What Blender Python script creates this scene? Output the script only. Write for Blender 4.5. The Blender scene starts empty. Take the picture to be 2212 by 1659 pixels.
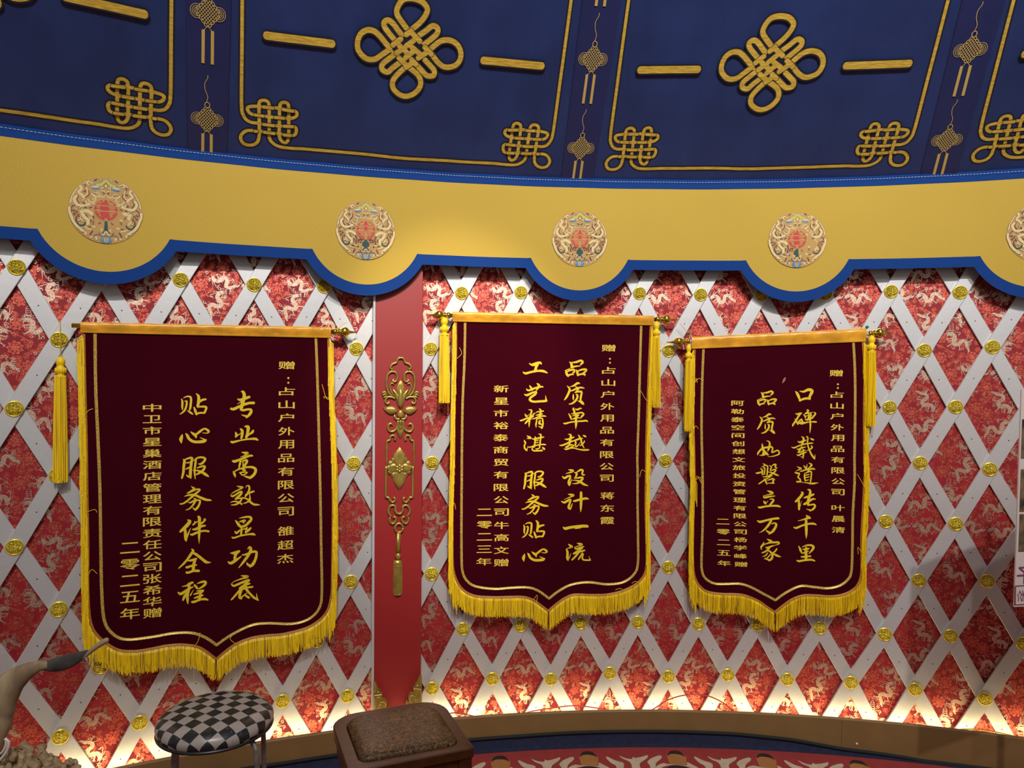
import bpy, bmesh, math, random
import numpy as np
from mathutils import Vector, Matrix

random.seed(7)
SC = bpy.context.scene
COL = SC.collection

# ------------------------------------------------------------------ camera
F, PITCH, ROLL = 1600.0, -0.015549, 0.007211       # focal length in pixels of the 2212 px wide frame
H = 1.31                                            # eye height above the floor
CX, CY, R = 0.535594, -1.207932, 3.9                # centre and radius of the round wall
cam = bpy.data.cameras.new('camera')
cam.sensor_fit = 'HORIZONTAL'; cam.sensor_width = 36.0; cam.lens = F / 2212 * 36.0
cam.clip_start = 0.02; cam.clip_end = 50
co = bpy.data.objects.new('camera', cam); COL.objects.link(co)
_c, _s, _cr, _sr = math.cos(PITCH), math.sin(PITCH), math.cos(ROLL), math.sin(ROLL)
r0, u0, f0 = Vector((1, 0, 0)), Vector((0, -_s, _c)), Vector((0, _c, _s))
rt, up = r0 * _cr + u0 * _sr, u0 * _cr - r0 * _sr
co.matrix_world = Matrix(((rt.x, up.x, -f0.x, 0), (rt.y, up.y, -f0.y, 0), (rt.z, up.z, -f0.z, H), (0, 0, 0, 1)))
SC.camera = co

# ------------------------------------------------------------------ light and exposure
SC.view_settings.view_transform = 'Standard'
SC.view_settings.look = 'None'
SC.view_settings.gamma = 1.0
SC.view_settings.use_curve_mapping = False
SC.view_settings.exposure = 0.42
world = bpy.data.worlds.new('world'); SC.world = world; world.use_nodes = True
world.node_tree.nodes['Background'].inputs[0].default_value = (1.0, 0.95, 0.9, 1)
world.node_tree.nodes['Background'].inputs[1].default_value = 0.13


def lamp(kind, name, loc, target, power, color, size=0.1, spot=None, blend=0.5):
    l = bpy.data.lights.new(name, kind); l.energy = power; l.color = color
    if kind == 'AREA':
        l.shape = 'DISK'; l.size = size
    else:
        l.shadow_soft_size = size
    if kind == 'SPOT':
        l.spot_size = math.radians(spot); l.spot_blend = blend
    o = bpy.data.objects.new(name, l); COL.objects.link(o)
    o.location = loc
    d = Vector(target) - Vector(loc)
    o.rotation_euler = d.to_track_quat('-Z', 'Y').to_euler()
    return o


# spotlights on the crown ring in the middle of the tent
def ring(th, r, z):
    return (CX + r * math.sin(th), CY + r * math.cos(th), z)


for th, aim, pw, colr in ((-0.9, -0.50, 205, (1, .96, .92)), (-0.12, -0.05, 165, (1, .96, .91)), (0.6, 0.26, 230, (1, .96, .92))):
    lamp('SPOT', 'crown_spotlight', ring(th, 1.0, H + 2.3), ring(aim, R, H + 0.55), pw, colr, 0.03, 70, 1.0)
lamp('SPOT', 'pillar_spotlight', ring(-0.19, 1.9, H + 1.75), ring(-0.195, R, H - 0.10), 125, (1, .88, .70), 0.03, 23, 0.6)
lamp('AREA', 'crown_fill_light', (CX, CY - 0.2, H + 2.6), (CX - .1, CY + 3.2, H + 0.6), 26, (1, .96, .92), 1.3)  # soft fill added under the crown to brighten the wall; no skylight modelled


# ------------------------------------------------------------------ projecting measurements onto the surfaces of the tent
def ray(px, py):
    a, b = px - 1106, py - 829.5
    u = a * _cr + b * _sr; v = -a * _sr + b * _cr
    x, y2 = u / F, -v / F
    return (x, _c - y2 * _s, y2 * _c + _s)


def cylpx(px, py, r=R):
    d = ray(px, py); A = d[0] ** 2 + d[1] ** 2; B = -(d[0] * CX + d[1] * CY); C = CX * CX + CY * CY - r * r
    t = (-B + math.sqrt(B * B - A * C)) / A
    return math.atan2(t * d[0] - CX, t * d[1] - CY), t * d[2] + H


def cyl(th, z, r=R):
    return (CX + r * math.sin(th), CY + r * math.cos(th), z)


RV, ZT, ZA = 3.855, 0.68, 4.0                        # roof cone: radius at the eave, its height over the eye, rise to the apex
SL = math.hypot(RV, ZA)


def conepx(px, py):
    d = ray(px, py); k = RV / ZA; c0 = RV + k * ZT
    A = d[0] ** 2 + d[1] ** 2 - (k * d[2]) ** 2; B = -(d[0] * CX + d[1] * CY) + c0 * k * d[2]; C = CX * CX + CY * CY - c0 * c0
    q = math.sqrt(B * B - A * C)
    t = min(t for t in ((-B + q) / A, (-B - q) / A) if t > 0 and RV - k * (t * d[2] - ZT) > 0)
    return math.atan2(t * d[0] - CX, t * d[1] - CY), (t * d[2] - ZT) / ZA * SL


def cone(th, s, h=0.0):
    r = RV * (1 - s / SL) - h * ZA / SL
    return (CX + r * math.sin(th), CY + r * math.cos(th), H + ZT + s * ZA / SL - h * RV / SL)


def floorpx(px, py, z=0.0):
    d = ray(px, py); t = (z - H) / d[2]
    return (t * d[0], t * d[1], z)


class Plane:
    """a vertical plane: a along it, b = height, h = out towards the room"""
    def __init__(s, p0, p1):
        s.o = Vector((p0[0], p0[1], 0)); e = Vector((p1[0] - p0[0], p1[1] - p0[1], 0)); s.len = e.length
        s.e = e.normalized(); s.n = Vector((s.e.y, -s.e.x, 0))
        if s.n.dot(Vector((CX, CY, 0)) - s.o) < 0: s.n = -s.n

    def px(s, px, py, h=0.0):
        d = Vector(ray(px, py)); t = (s.o + s.n * h).dot(s.n) / d.dot(s.n); P = d * t
        return ((P - s.o).dot(s.e), P.z + H)

    def pt(s, a, b, h=0.0):
        p = s.o + s.e * a + s.n * h
        return (p.x, p.y, b)


# ------------------------------------------------------------------ materials
def mat(name, col, rough=0.5, metal=0.0, vary=0.0, vscale=20.0, bump=0.0, bscale=200.0, sheen=0.0, spec=None, col2=None,
        coat=0.0, stretch=None, detail=3.0):
    m = bpy.data.materials.new(name); m.use_nodes = True
    nt = m.node_tree; b = nt.nodes['Principled BSDF']
    b.inputs['Base Color'].default_value = (*col, 1); b.inputs['Roughness'].default_value = rough; b.inputs['Metallic'].default_value = metal
    if spec is not None: b.inputs['Specular IOR Level'].default_value = spec
    if sheen:
        b.inputs['Sheen Weight'].default_value = sheen; b.inputs['Sheen Roughness'].default_value = 0.4
        b.inputs['Sheen Tint'].default_value = (*[min(1, c * 4 + .1) for c in col], 1)
    if coat: b.inputs['Coat Weight'].default_value = coat; b.inputs['Coat Roughness'].default_value = 0.15
    tc = nt.nodes.new('ShaderNodeTexCoord'); src = tc.outputs['Object']
    if stretch:
        mp = nt.nodes.new('ShaderNodeMapping'); mp.inputs['Scale'].default_value = stretch
        nt.links.new(src, mp.inputs[0]); src = mp.outputs[0]
    if vary or col2:
        n = nt.nodes.new('ShaderNodeTexNoise'); n.inputs['Scale'].default_value = vscale; n.inputs['Detail'].default_value = detail
        nt.links.new(src, n.inputs['Vector'])
        rmp = nt.nodes.new('ShaderNodeValToRGB'); nt.links.new(n.outputs['Fac'], rmp.inputs[0])
        c2 = col2 or tuple(c * (1 - vary) for c in col)
        rmp.color_ramp.elements[0].position = 0.35; rmp.color_ramp.elements[0].color = (*c2, 1)
        rmp.color_ramp.elements[1].position = 0.65; rmp.color_ramp.elements[1].color = (*col, 1)
        nt.links.new(rmp.outputs[0], b.inputs['Base Color'])
    if bump:
        n2 = nt.nodes.new('ShaderNodeTexNoise'); n2.inputs['Scale'].default_value = bscale; n2.inputs['Detail'].default_value = 2
        nt.links.new(src, n2.inputs['Vector'])
        bp = nt.nodes.new('ShaderNodeBump'); bp.inputs['Strength'].default_value = bump; bp.inputs['Distance'].default_value = 0.01
        nt.links.new(n2.outputs['Fac'], bp.inputs['Height']); nt.links.new(bp.outputs[0], b.inputs['Normal'])
    return m


M = {}
M['brocade'] = mat('crimson_brocade', (0.33, 0.012, 0.020), 0.5, 0, 0.25, 40, 0.15, 900, spec=0.35)
M['gold_thread'] = mat('pale_gold_thread', (1.0, 0.86, 0.68), 0.36, 0.88, vscale=330, bump=0.12, bscale=500, col2=(0.66, 0.32, 0.22))
M['orange_thread'] = mat('orange_thread', (0.95, 0.225, 0.15), 0.40, 0.80, vscale=300, bump=0.12, bscale=500, col2=(0.50, 0.06, 0.048))
M['silver'] = mat('silver_hammer_paint', (0.74, 0.74, 0.75), 0.42, 0.55, 0.2, 700, 0.04, 900)
M['stud'] = mat('bright_gold_stud', (1.0, 0.80, 0.06), 0.25, 0.5, vscale=260, bump=0.8, bscale=260, col2=(0.22, 0.14, 0.01))
M['studrim'] = mat('bright_gold_rim', (0.95, 0.70, 0.06), 0.25, 0.6)
M['screw'] = mat('dark_screw_hole', (0.02, 0.02, 0.02), 0.6)
M['red'] = mat('red_lacquer_board', (0.29, 0.011, 0.012), 0.45, 0, 0.10, 3, 0.04, 900, spec=0.7)
M['chrome'] = mat('white_edge_strip', (0.80, 0.80, 0.84), 0.2, 0.5)
M['bronze'] = mat('antique_gold', (0.47, 0.33, 0.075), 0.38, 0.65, 0.3, 60, 0.05, 600)
M['yellowcloth'] = mat('yellow_cloth', (0.60, 0.385, 0.045), 0.7, spec=0.2)
M['bluecloth'] = mat('royal_blue_cloth', (0.005, 0.040, 0.20), 0.75, bump=0.1, bscale=900, spec=0.12)
M['navy'] = mat('navy_roof_satin', (0.021, 0.042, 0.155), 0.40, 0, 0.22, 7, 0.05, 400, sheen=0.25, stretch=(1, 1, .25))
M['strap'] = mat('navy_strap_cloth', (0.018, 0.026, 0.115), 0.48, 0, 0.1, 9)
M['rope'] = mat('printed_gold_rope', (0.76, 0.51, 0.075), 0.6, 0, vscale=60, col2=(0.50, 0.31, 0.035), stretch=(.6, .6, 6))
M['ropedark'] = mat('printed_rope_outline', (0.028, 0.018, 0.012), 0.7)  # dark brown outline printed round the gold rope
M['ropehalo'] = mat('printed_rope_dark_halo', (0.008, 0.010, 0.028), 0.6)
M['line'] = mat('printed_gold_line', (0.60, 0.42, 0.11), 0.6)
M['stitch'] = mat('white_stitch', (0.55, 0.55, 0.60), 0.7)
M['velvet'] = mat('maroon_velvet', (0.042, 0.0010, 0.0058), 0.9, 0, 0.12, 5, 0, 0, spec=0.03)
M['letter'] = mat('gold_foil_lettering', (0.86, 0.61, 0.025), 0.42, 0.1, 0.12, 120)
M['letter2'] = mat('gold_foil_small_lettering', (0.84, 0.57, 0.07), 0.42, 0.1)
M['satin'] = mat('orange_satin', (0.86, 0.40, 0.03), 0.34, 0, 0.30, 16, 0.15, 60, sheen=0.3, stretch=(1, 1, .5))
M['fr1'] = mat('yellow_fringe', (0.86, 0.58, 0.006), 0.5, 0, spec=0.4)
M['fr2'] = mat('amber_fringe', (0.62, 0.38, 0.006), 0.5, 0, spec=0.4)
M['fr3'] = mat('ochre_fringe', (0.34, 0.18, 0.01), 0.55, 0)
M['braid'] = mat('orange_braid', (0.60, 0.24, 0.022), 0.5, 0.1, 0.5, 420)
M['goldbraid'] = mat('gold_braid', (0.88, 0.62, 0.14), 0.38, 0.3, vscale=380, col2=(0.30, 0.19, 0.03))
M['goldmetal'] = mat('polished_gold', (0.72, 0.48, 0.06), 0.16, 0.95)
M['skirt'] = mat('tan_baseboard', (0.225, 0.128, 0.044), 0.5, 0, 0.08, 14)
M['carpetnavy'] = mat('navy_felt', (0.0135, 0.018, 0.055), 0.95, 0, 0.3, 60, 0.2, 700)
M['carpetblack'] = mat('black_binding', (0.008, 0.009, 0.010), 0.8)
M['carpetred'] = mat('brick_red_felt', (0.33, 0.034, 0.032), 0.95, 0, 0.12, 30, 0.1, 700)
M['carpetcream'] = mat('cream_felt', (0.60, 0.48, 0.34), 0.95, 0, 0.15, 50)
M['carpetbrown'] = mat('ochre_brown_felt', (0.42, 0.17, 0.045), 0.95, 0, 0.1, 50)
M['carpetdark'] = mat('dark_brown_felt', (0.022, 0.011, 0.010), 0.95)
M['floor'] = mat('floor_boards', (0.10, 0.06, 0.03), 0.6, 0, 0.2, 5)
M['wood'] = mat('dark_brown_varnish', (0.085, 0.026, 0.007), 0.34, 0, 0.35, 16, 0, 0, spec=0.35, stretch=(1, 6, 6))
M['steel'] = mat('worn_steel_tube', (0.36, 0.36, 0.37), 0.35, 0.45, 0.4, 90)
M['steeldark'] = mat('dark_steel_rim', (0.07, 0.07, 0.075), 0.35, 0.8)
M['horn'] = mat('weathered_pale_horn', (0.52, 0.39, 0.23), 0.6, 0, vscale=14, col2=(0.25, 0.175, 0.10), stretch=(1.6, 1.6, .7), detail=6)
M['horndark'] = mat('dark_horn', (0.035, 0.032, 0.030), 0.42, 0, vscale=22, col2=(0.095, 0.085, 0.075))
M['horntip'] = mat('pale_horn_tip', (0.44, 0.33, 0.20), 0.5, 0, vscale=18, col2=(0.27, 0.19, 0.11))
M['bone'] = mat('old_bone', (0.46, 0.33, 0.19), 0.55, 0, vscale=45, col2=(0.27, 0.175, 0.09), spec=0.4)
M['redcable'] = mat('red_cable', (0.45, 0.03, 0.02), 0.4)
M['yellowcable'] = mat('yellow_cable', (0.80, 0.55, 0.02), 0.4)
M['paper'] = mat('pale_pink_paper', (0.60, 0.50, 0.47), 0.5)
M['maroonink'] = mat('maroon_ink', (0.20, 0.035, 0.09), 0.6)
M['photo'] = mat('dark_photo_print', (0.22, 0.14, 0.07), 0.4, 0, vscale=24, col2=(0.02, 0.02, 0.018), detail=5)
M['greenbead'] = mat('green_bead', (0.01, 0.16, 0.06), 0.3)
M['leafbit'] = mat('pinkish_scrap', (0.36, 0.12, 0.07), 0.6)
M['plastic'] = mat('clear_plastic', (0.75, 0.72, 0.65), 0.25)
for nm, c in (('tan', (0.44, 0.26, 0.07)), ('cream', (0.66, 0.52, 0.24)), ('maroon', (0.13, 0.025, 0.03)), ('mred', (0.50, 0.035, 0.025)),
              ('mblue', (0.06, 0.24, 0.44)), ('mgreen', (0.45, 0.45, 0.08)), ('teal', (0.008, 0.055, 0.050)), ('mgrey', (0.09, 0.11, 0.18))):
    M['md_' + nm] = mat('medallion_' + nm, c, 0.65)
    M['md_' + nm].name = 'embroidery_' + nm


def fret(m):
    """fine woven key-fret: two crossed, broken wave bands darken the yellow a little"""
    nt = m.node_tree; b = nt.nodes['Principled BSDF']
    uv = nt.nodes.new('ShaderNodeUVMap'); outs = []
    for ang, off in ((45, 0), (-45, .37)):
        mp = nt.nodes.new('ShaderNodeMapping'); mp.inputs['Rotation'].default_value = (0, 0, math.radians(ang)); mp.inputs['Location'].default_value = (off * .01, off * .013, 0)
        br = nt.nodes.new('ShaderNodeTexBrick'); br.inputs['Scale'].default_value = 1.0
        br.inputs['Brick Width'].default_value = 0.0135; br.inputs['Row Height'].default_value = 0.0045; br.inputs['Mortar Size'].default_value = 0.0008
        br.inputs['Color1'].default_value = (1, 1, 1, 1); br.inputs['Color2'].default_value = (1, 1, 1, 1); br.inputs['Mortar'].default_value = (.55, .55, .55, 1)
        nt.links.new(uv.outputs[0], mp.inputs[0]); nt.links.new(mp.outputs[0], br.inputs['Vector']); outs.append(br.outputs['Color'])
    mx = nt.nodes.new('ShaderNodeMix'); mx.data_type = 'RGBA'; mx.blend_type = 'MULTIPLY'; mx.inputs[0].default_value = 1
    nt.links.new(outs[0], mx.inputs[6]); nt.links.new(outs[1], mx.inputs[7])
    m2 = nt.nodes.new('ShaderNodeMix'); m2.data_type = 'RGBA'; m2.inputs[6].default_value = (0.37, 0.235, 0.024, 1); m2.inputs[7].default_value = (0.54, 0.37, 0.060, 1)
    bw = nt.nodes.new('ShaderNodeRGBToBW'); nt.links.new(mx.outputs[2], bw.inputs[0]); nt.links.new(bw.outputs[0], m2.inputs[0])
    nt.links.new(m2.outputs[2], b.inputs['Base Color'])


fret(M['yellowcloth'])


def folds(m):
    """soft hanging folds down the slope of the roof cloth"""
    nt = m.node_tree; b = nt.nodes['Principled BSDF']; tc = nt.nodes.new('ShaderNodeTexCoord')
    mp = nt.nodes.new('ShaderNodeMapping'); mp.inputs['Scale'].default_value = (1, .10, .10)
    n = nt.nodes.new('ShaderNodeTexNoise'); n.inputs['Scale'].default_value = 11; n.inputs['Detail'].default_value = 3
    bp = nt.nodes.new('ShaderNodeBump'); bp.inputs['Strength'].default_value = 0.55; bp.inputs['Distance'].default_value = 0.02
    nt.links.new(tc.outputs['Object'], mp.inputs[0]); nt.links.new(mp.outputs[0], n.inputs[0]); nt.links.new(n.outputs['Fac'], bp.inputs['Height'])
    old = b.inputs['Normal'].links[0].from_node; nt.links.new(bp.outputs[0], old.inputs['Normal'])


folds(M['navy'])


def marble_leather():
    m = bpy.data.materials.new('veined_brown_leather'); m.use_nodes = True; nt = m.node_tree; b = nt.nodes['Principled BSDF']
    tc = nt.nodes.new('ShaderNodeTexCoord')
    n0 = nt.nodes.new('ShaderNodeTexNoise'); n0.inputs['Scale'].default_value = 26; n0.inputs['Detail'].default_value = 4
    ad = nt.nodes.new('ShaderNodeMix'); ad.data_type = 'VECTOR'; ad.inputs[0].default_value = 0.055
    nt.links.new(tc.outputs['Object'], n0.inputs[0]); nt.links.new(tc.outputs['Object'], ad.inputs[4]); nt.links.new(n0.outputs['Color'], ad.inputs[5])
    val = None
    for sc, w in ((42, .022), (75, .026), (130, .030), (190, .032)):
        v = nt.nodes.new('ShaderNodeTexVoronoi'); v.feature = 'DISTANCE_TO_EDGE'; v.inputs['Scale'].default_value = sc
        nt.links.new(ad.outputs[1], v.inputs['Vector'])
        r = nt.nodes.new('ShaderNodeMapRange'); r.inputs[1].default_value = 0.0; r.inputs[2].default_value = w; r.inputs[3].default_value = 1.0; r.inputs[4].default_value = 0.0
        nt.links.new(v.outputs['Distance'], r.inputs[0])
        if val is None: val = r.outputs[0]
        else:
            mx = nt.nodes.new('ShaderNodeMath'); mx.operation = 'MAXIMUM'; nt.links.new(val, mx.inputs[0]); nt.links.new(r.outputs[0], mx.inputs[1]); val = mx.outputs[0]
    mix = nt.nodes.new('ShaderNodeMix'); mix.data_type = 'RGBA'; mix.inputs[6].default_value = (0.018, 0.014, 0.009, 1); mix.inputs[7].default_value = (0.40, 0.205, 0.075, 1)
    nt.links.new(val, mix.inputs[0]); nt.links.new(mix.outputs[2], b.inputs['Base Color'])
    b.inputs['Roughness'].default_value = 0.4; b.inputs['Specular IOR Level'].default_value = 0.3
    return m


M['leather'] = marble_leather()


def checker_vinyl():
    m = bpy.data.materials.new('black_and_white_checked_vinyl'); m.use_nodes = True; nt = m.node_tree; b = nt.nodes['Principled BSDF']
    uv = nt.nodes.new('ShaderNodeUVMap'); ck = nt.nodes.new('ShaderNodeTexChecker'); ck.inputs['Scale'].default_value = 1.0
    mp = nt.nodes.new('ShaderNodeMapping'); mp.inputs['Location'].default_value = (0.588, 0.33, 0.5)
    nt.links.new(uv.outputs[0], mp.inputs[0]); nt.links.new(mp.outputs[0], ck.inputs['Vector'])
    ck.inputs['Color1'].default_value = (0.40, 0.355, 0.325, 1); ck.inputs['Color2'].default_value = (0.020, 0.022, 0.024, 1)
    n = nt.nodes.new('ShaderNodeTexNoise'); n.inputs['Scale'].default_value = 2.4; n.inputs['Detail'].default_value = 7; n.inputs['Roughness'].default_value = 0.75
    nt.links.new(uv.outputs[0], n.inputs[0])
    rp = nt.nodes.new('ShaderNodeValToRGB'); rp.color_ramp.elements[0].position = 0.56; rp.color_ramp.elements[1].position = 0.80
    nt.links.new(n.outputs['Fac'], rp.inputs[0])
    mx = nt.nodes.new('ShaderNodeMix'); mx.data_type = 'RGBA'; mx.inputs[7].default_value = (0.23, 0.21, 0.16, 1)
    nt.links.new(rp.outputs[0], mx.inputs[0]); nt.links.new(ck.outputs[0], mx.inputs[6]); nt.links.new(mx.outputs[2], b.inputs['Base Color'])
    b.inputs['Roughness'].default_value = 0.3
    return m


M['checker'] = checker_vinyl()
mled = bpy.data.materials.new('warm_white_led'); mled.use_nodes = True
_e = mled.node_tree.nodes['Principled BSDF']; _e.inputs['Emission Color'].default_value = (1, 0.84, 0.46, 1); _e.inputs['Emission Strength'].default_value = 15.0
M['led'] = mled


# ------------------------------------------------------------------ mesh helpers
class MB:
    def __init__(s, *mats):
        s.v, s.f, s.m, s.uv = [], [], [], []
        s.mats = list(mats); s.smooth = False

    def add(s, vs, fs, mi=0):
        o = len(s.v); s.v += [tuple(p) for p in vs]
        for f in fs: s.f.append(tuple(i + o for i in f)); s.m.append(mi)

    def grid(s, rows, mi=0, closed=False):
        n = len(rows[0]); o = len(s.v)
        for r_ in rows: s.v += [tuple(p) for p in r_]
        for i in range(len(rows) - 1):
            for j in range(n if closed else n - 1):
                k = (j + 1) % n
                s.f.append((o + i * n + j, o + i * n + k, o + (i + 1) * n + k, o + (i + 1) * n + j)); s.m.append(mi)

    def tube(s, pts, rad, seg=8, mi=0, cap=True, flat=1.0):
        pts = [Vector(p) for p in pts]; n = len(pts)
        rad = rad if isinstance(rad, (list, tuple)) else [rad] * n
        t = (pts[1] - pts[0]).normalized(); a = t.orthogonal().normalized(); rows = []
        for i, p in enumerate(pts):
            t2 = (pts[min(i + 1, n - 1)] - pts[max(i - 1, 0)])
            if t2.length > 1e-9: t = t2.normalized()
            a = (a - t * a.dot(t)); a = a.normalized() if a.length > 1e-6 else t.orthogonal().normalized()
            b = t.cross(a)
            rows.append([p + (a * math.cos(k * 2 * math.pi / seg) + b * math.sin(k * 2 * math.pi / seg) * flat) * rad[i] for k in range(seg)])
        o = len(s.v); s.grid(rows, mi, True)
        if cap:
            s.f.append(tuple(o + k for k in range(seg))[::-1]); s.m.append(mi)
            e = o + (n - 1) * seg; s.f.append(tuple(e + k for k in range(seg))); s.m.append(mi)

    def lathe(s, base, axis, prof, seg=20, mi=0):
        """prof: (distance along the axis, radius)"""
        base, ax = Vector(base), Vector(axis).normalized(); a = ax.orthogonal().normalized(); b = ax.cross(a)
        s.grid([[base + ax * d + (a * math.cos(k * 2 * math.pi / seg) + b * math.sin(k * 2 * math.pi / seg)) * max(r_, 1e-5) for k in range(seg)] for d, r_ in prof], mi, True)

    def box(s, lo, hi, mi=0, frame=None):
        P = [(x, y, z) for z in (lo[2], hi[2]) for y in (lo[1], hi[1]) for x in (lo[0], hi[0])]
        if frame: P = [frame(*p) for p in P]
        s.add(P, [(0, 2, 3, 1), (4, 5, 7, 6), (0, 1, 5, 4), (2, 6, 7, 3), (0, 4, 6, 2), (1, 3, 7, 5)], mi)

    def build(s, name, parent=None, smooth=False, uvf=None):
        me = bpy.data.meshes.new(name); me.from_pydata(s.v, [], s.f)
        for m in s.mats: me.materials.append(m)
        if len(s.mats) > 1: me.polygons.foreach_set('material_index', s.m)
        if smooth: me.polygons.foreach_set('use_smooth', [True] * len(me.polygons))
        if uvf:
            l = me.uv_layers.new(name='UVMap'); vi = np.zeros(len(me.loops), int); me.loops.foreach_get('vertex_index', vi)
            uvs = np.array([uvf(*p) for p in s.v]); l.data.foreach_set('uv', uvs[vi].ravel())
        me.update()
        return link(name, me, parent)


def link(name, me, parent=None):
    o = bpy.data.objects.new(name, me); COL.objects.link(o)
    if parent: adopt(o, parent)
    return o


LOC = {}


def adopt(o, parent):
    o.parent = parent
    o.matrix_parent_inverse = Matrix.Translation(-Vector(LOC.get(parent.name, (0, 0, 0))))


def thing(name, label, cat, loc, group=None, kind=None):
    o = bpy.data.objects.new(name, None); COL.objects.link(o); o.location = loc; o.empty_display_size = 0.05
    LOC[o.name] = tuple(loc)
    tag(o, label, cat, group, kind)
    return o


def tag(o, label=None, cat=None, group=None, kind=None):
    if label: o['label'] = label
    if cat: o['category'] = cat
    if group: o['group'] = group
    if kind: o['kind'] = kind
    return o


def smooth_mod(o, lv=1):
    m = o.modifiers.new('subdivision', 'SUBSURF'); m.levels = lv; m.render_levels = lv
    return o


def bevel_mod(o, w, seg=2):
    m = o.modifiers.new('bevel', 'BEVEL'); m.width = w; m.segments = seg; m.limit_method = 'ANGLE'
    return o


def catmull(P, k=4, closed=False):
    P = [np.array(p, float) for p in P]; n = len(P)
    if n < 3: return P
    out = []
    for i in range(n if closed else n - 1):
        g = (lambda j: P[j % n]) if closed else (lambda j: P[min(max(j, 0), n - 1)])
        a, b, c, d = g(i - 1), g(i), g(i + 1), g(i + 2)
        for q in range(k):
            t = q / k
            out.append(0.5 * (2 * b + (c - a) * t + (2 * a - 5 * b + 4 * c - d) * t * t + (3 * b - a - 3 * c + d) * t ** 3))
    if not closed: out.append(P[-1])
    return out


def ribbon(mb, pts, mp, mi=0, caps=True, k=3, curve=True):
    """pts: (x, y, width) in 2-D; mp maps (x, y) to 3-D"""
    P = catmull(pts, k) if curve else [np.array(p, float) for p in pts]
    n = len(P); L, Rr = [], []; t = np.array([1.0, 0])
    for i in range(n):
        d = P[min(i + 1, n - 1)][:2] - P[max(i - 1, 0)][:2]; q = np.hypot(*d)
        if q > 1e-9: t = d / q
        nn = np.array([-t[1], t[0]]); w = max(P[i][2], 0) / 2
        L.append(P[i][:2] + nn * w); Rr.append(P[i][:2] - nn * w)
    if caps:
        for e, sg in ((0, -1), (n - 1, 1)):
            d = P[min(e + 1, n - 1)][:2] - P[max(e - 1, 0)][:2]; q = np.hypot(*d)
            if q < 1e-9: continue
            t = d / q * sg; nn = np.array([-t[1], t[0]]); w = P[e][2] / 2
            arc = [P[e][:2] + nn * w * math.cos(a) + t * w * math.sin(a) * 0.8 for a in np.linspace(0, math.pi, 6)]
            mb.add([mp(*p) for p in arc], [tuple(range(6))], mi)
    mb.grid([[mp(*a), mp(*b)] for a, b in zip(L, Rr)], mi)


def poly(mb, pts, mp, mi=0):
    mb.add([mp(*p) for p in pts], [tuple(range(len(pts)))], mi)


def leaf2d(x0, y0, x1, y1, w, n=7):
    """pointed leaf between two points"""
    d = np.array([x1 - x0, y1 - y0], float); nn = np.array([-d[1], d[0]]) / np.hypot(*d)
    a = [np.array([x0, y0]) + d * t + nn * w * math.sin(math.pi * t ** .85) for t in np.linspace(0, 1, n)]
    b = [np.array([x0, y0]) + d * t - nn * w * math.sin(math.pi * t ** .85) for t in np.linspace(0, 1, n)]
    return a + b[::-1][1:-1]


# ------------------------------------------------------------------ brocade wall
TH0, TH1 = -0.80, 0.60


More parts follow.
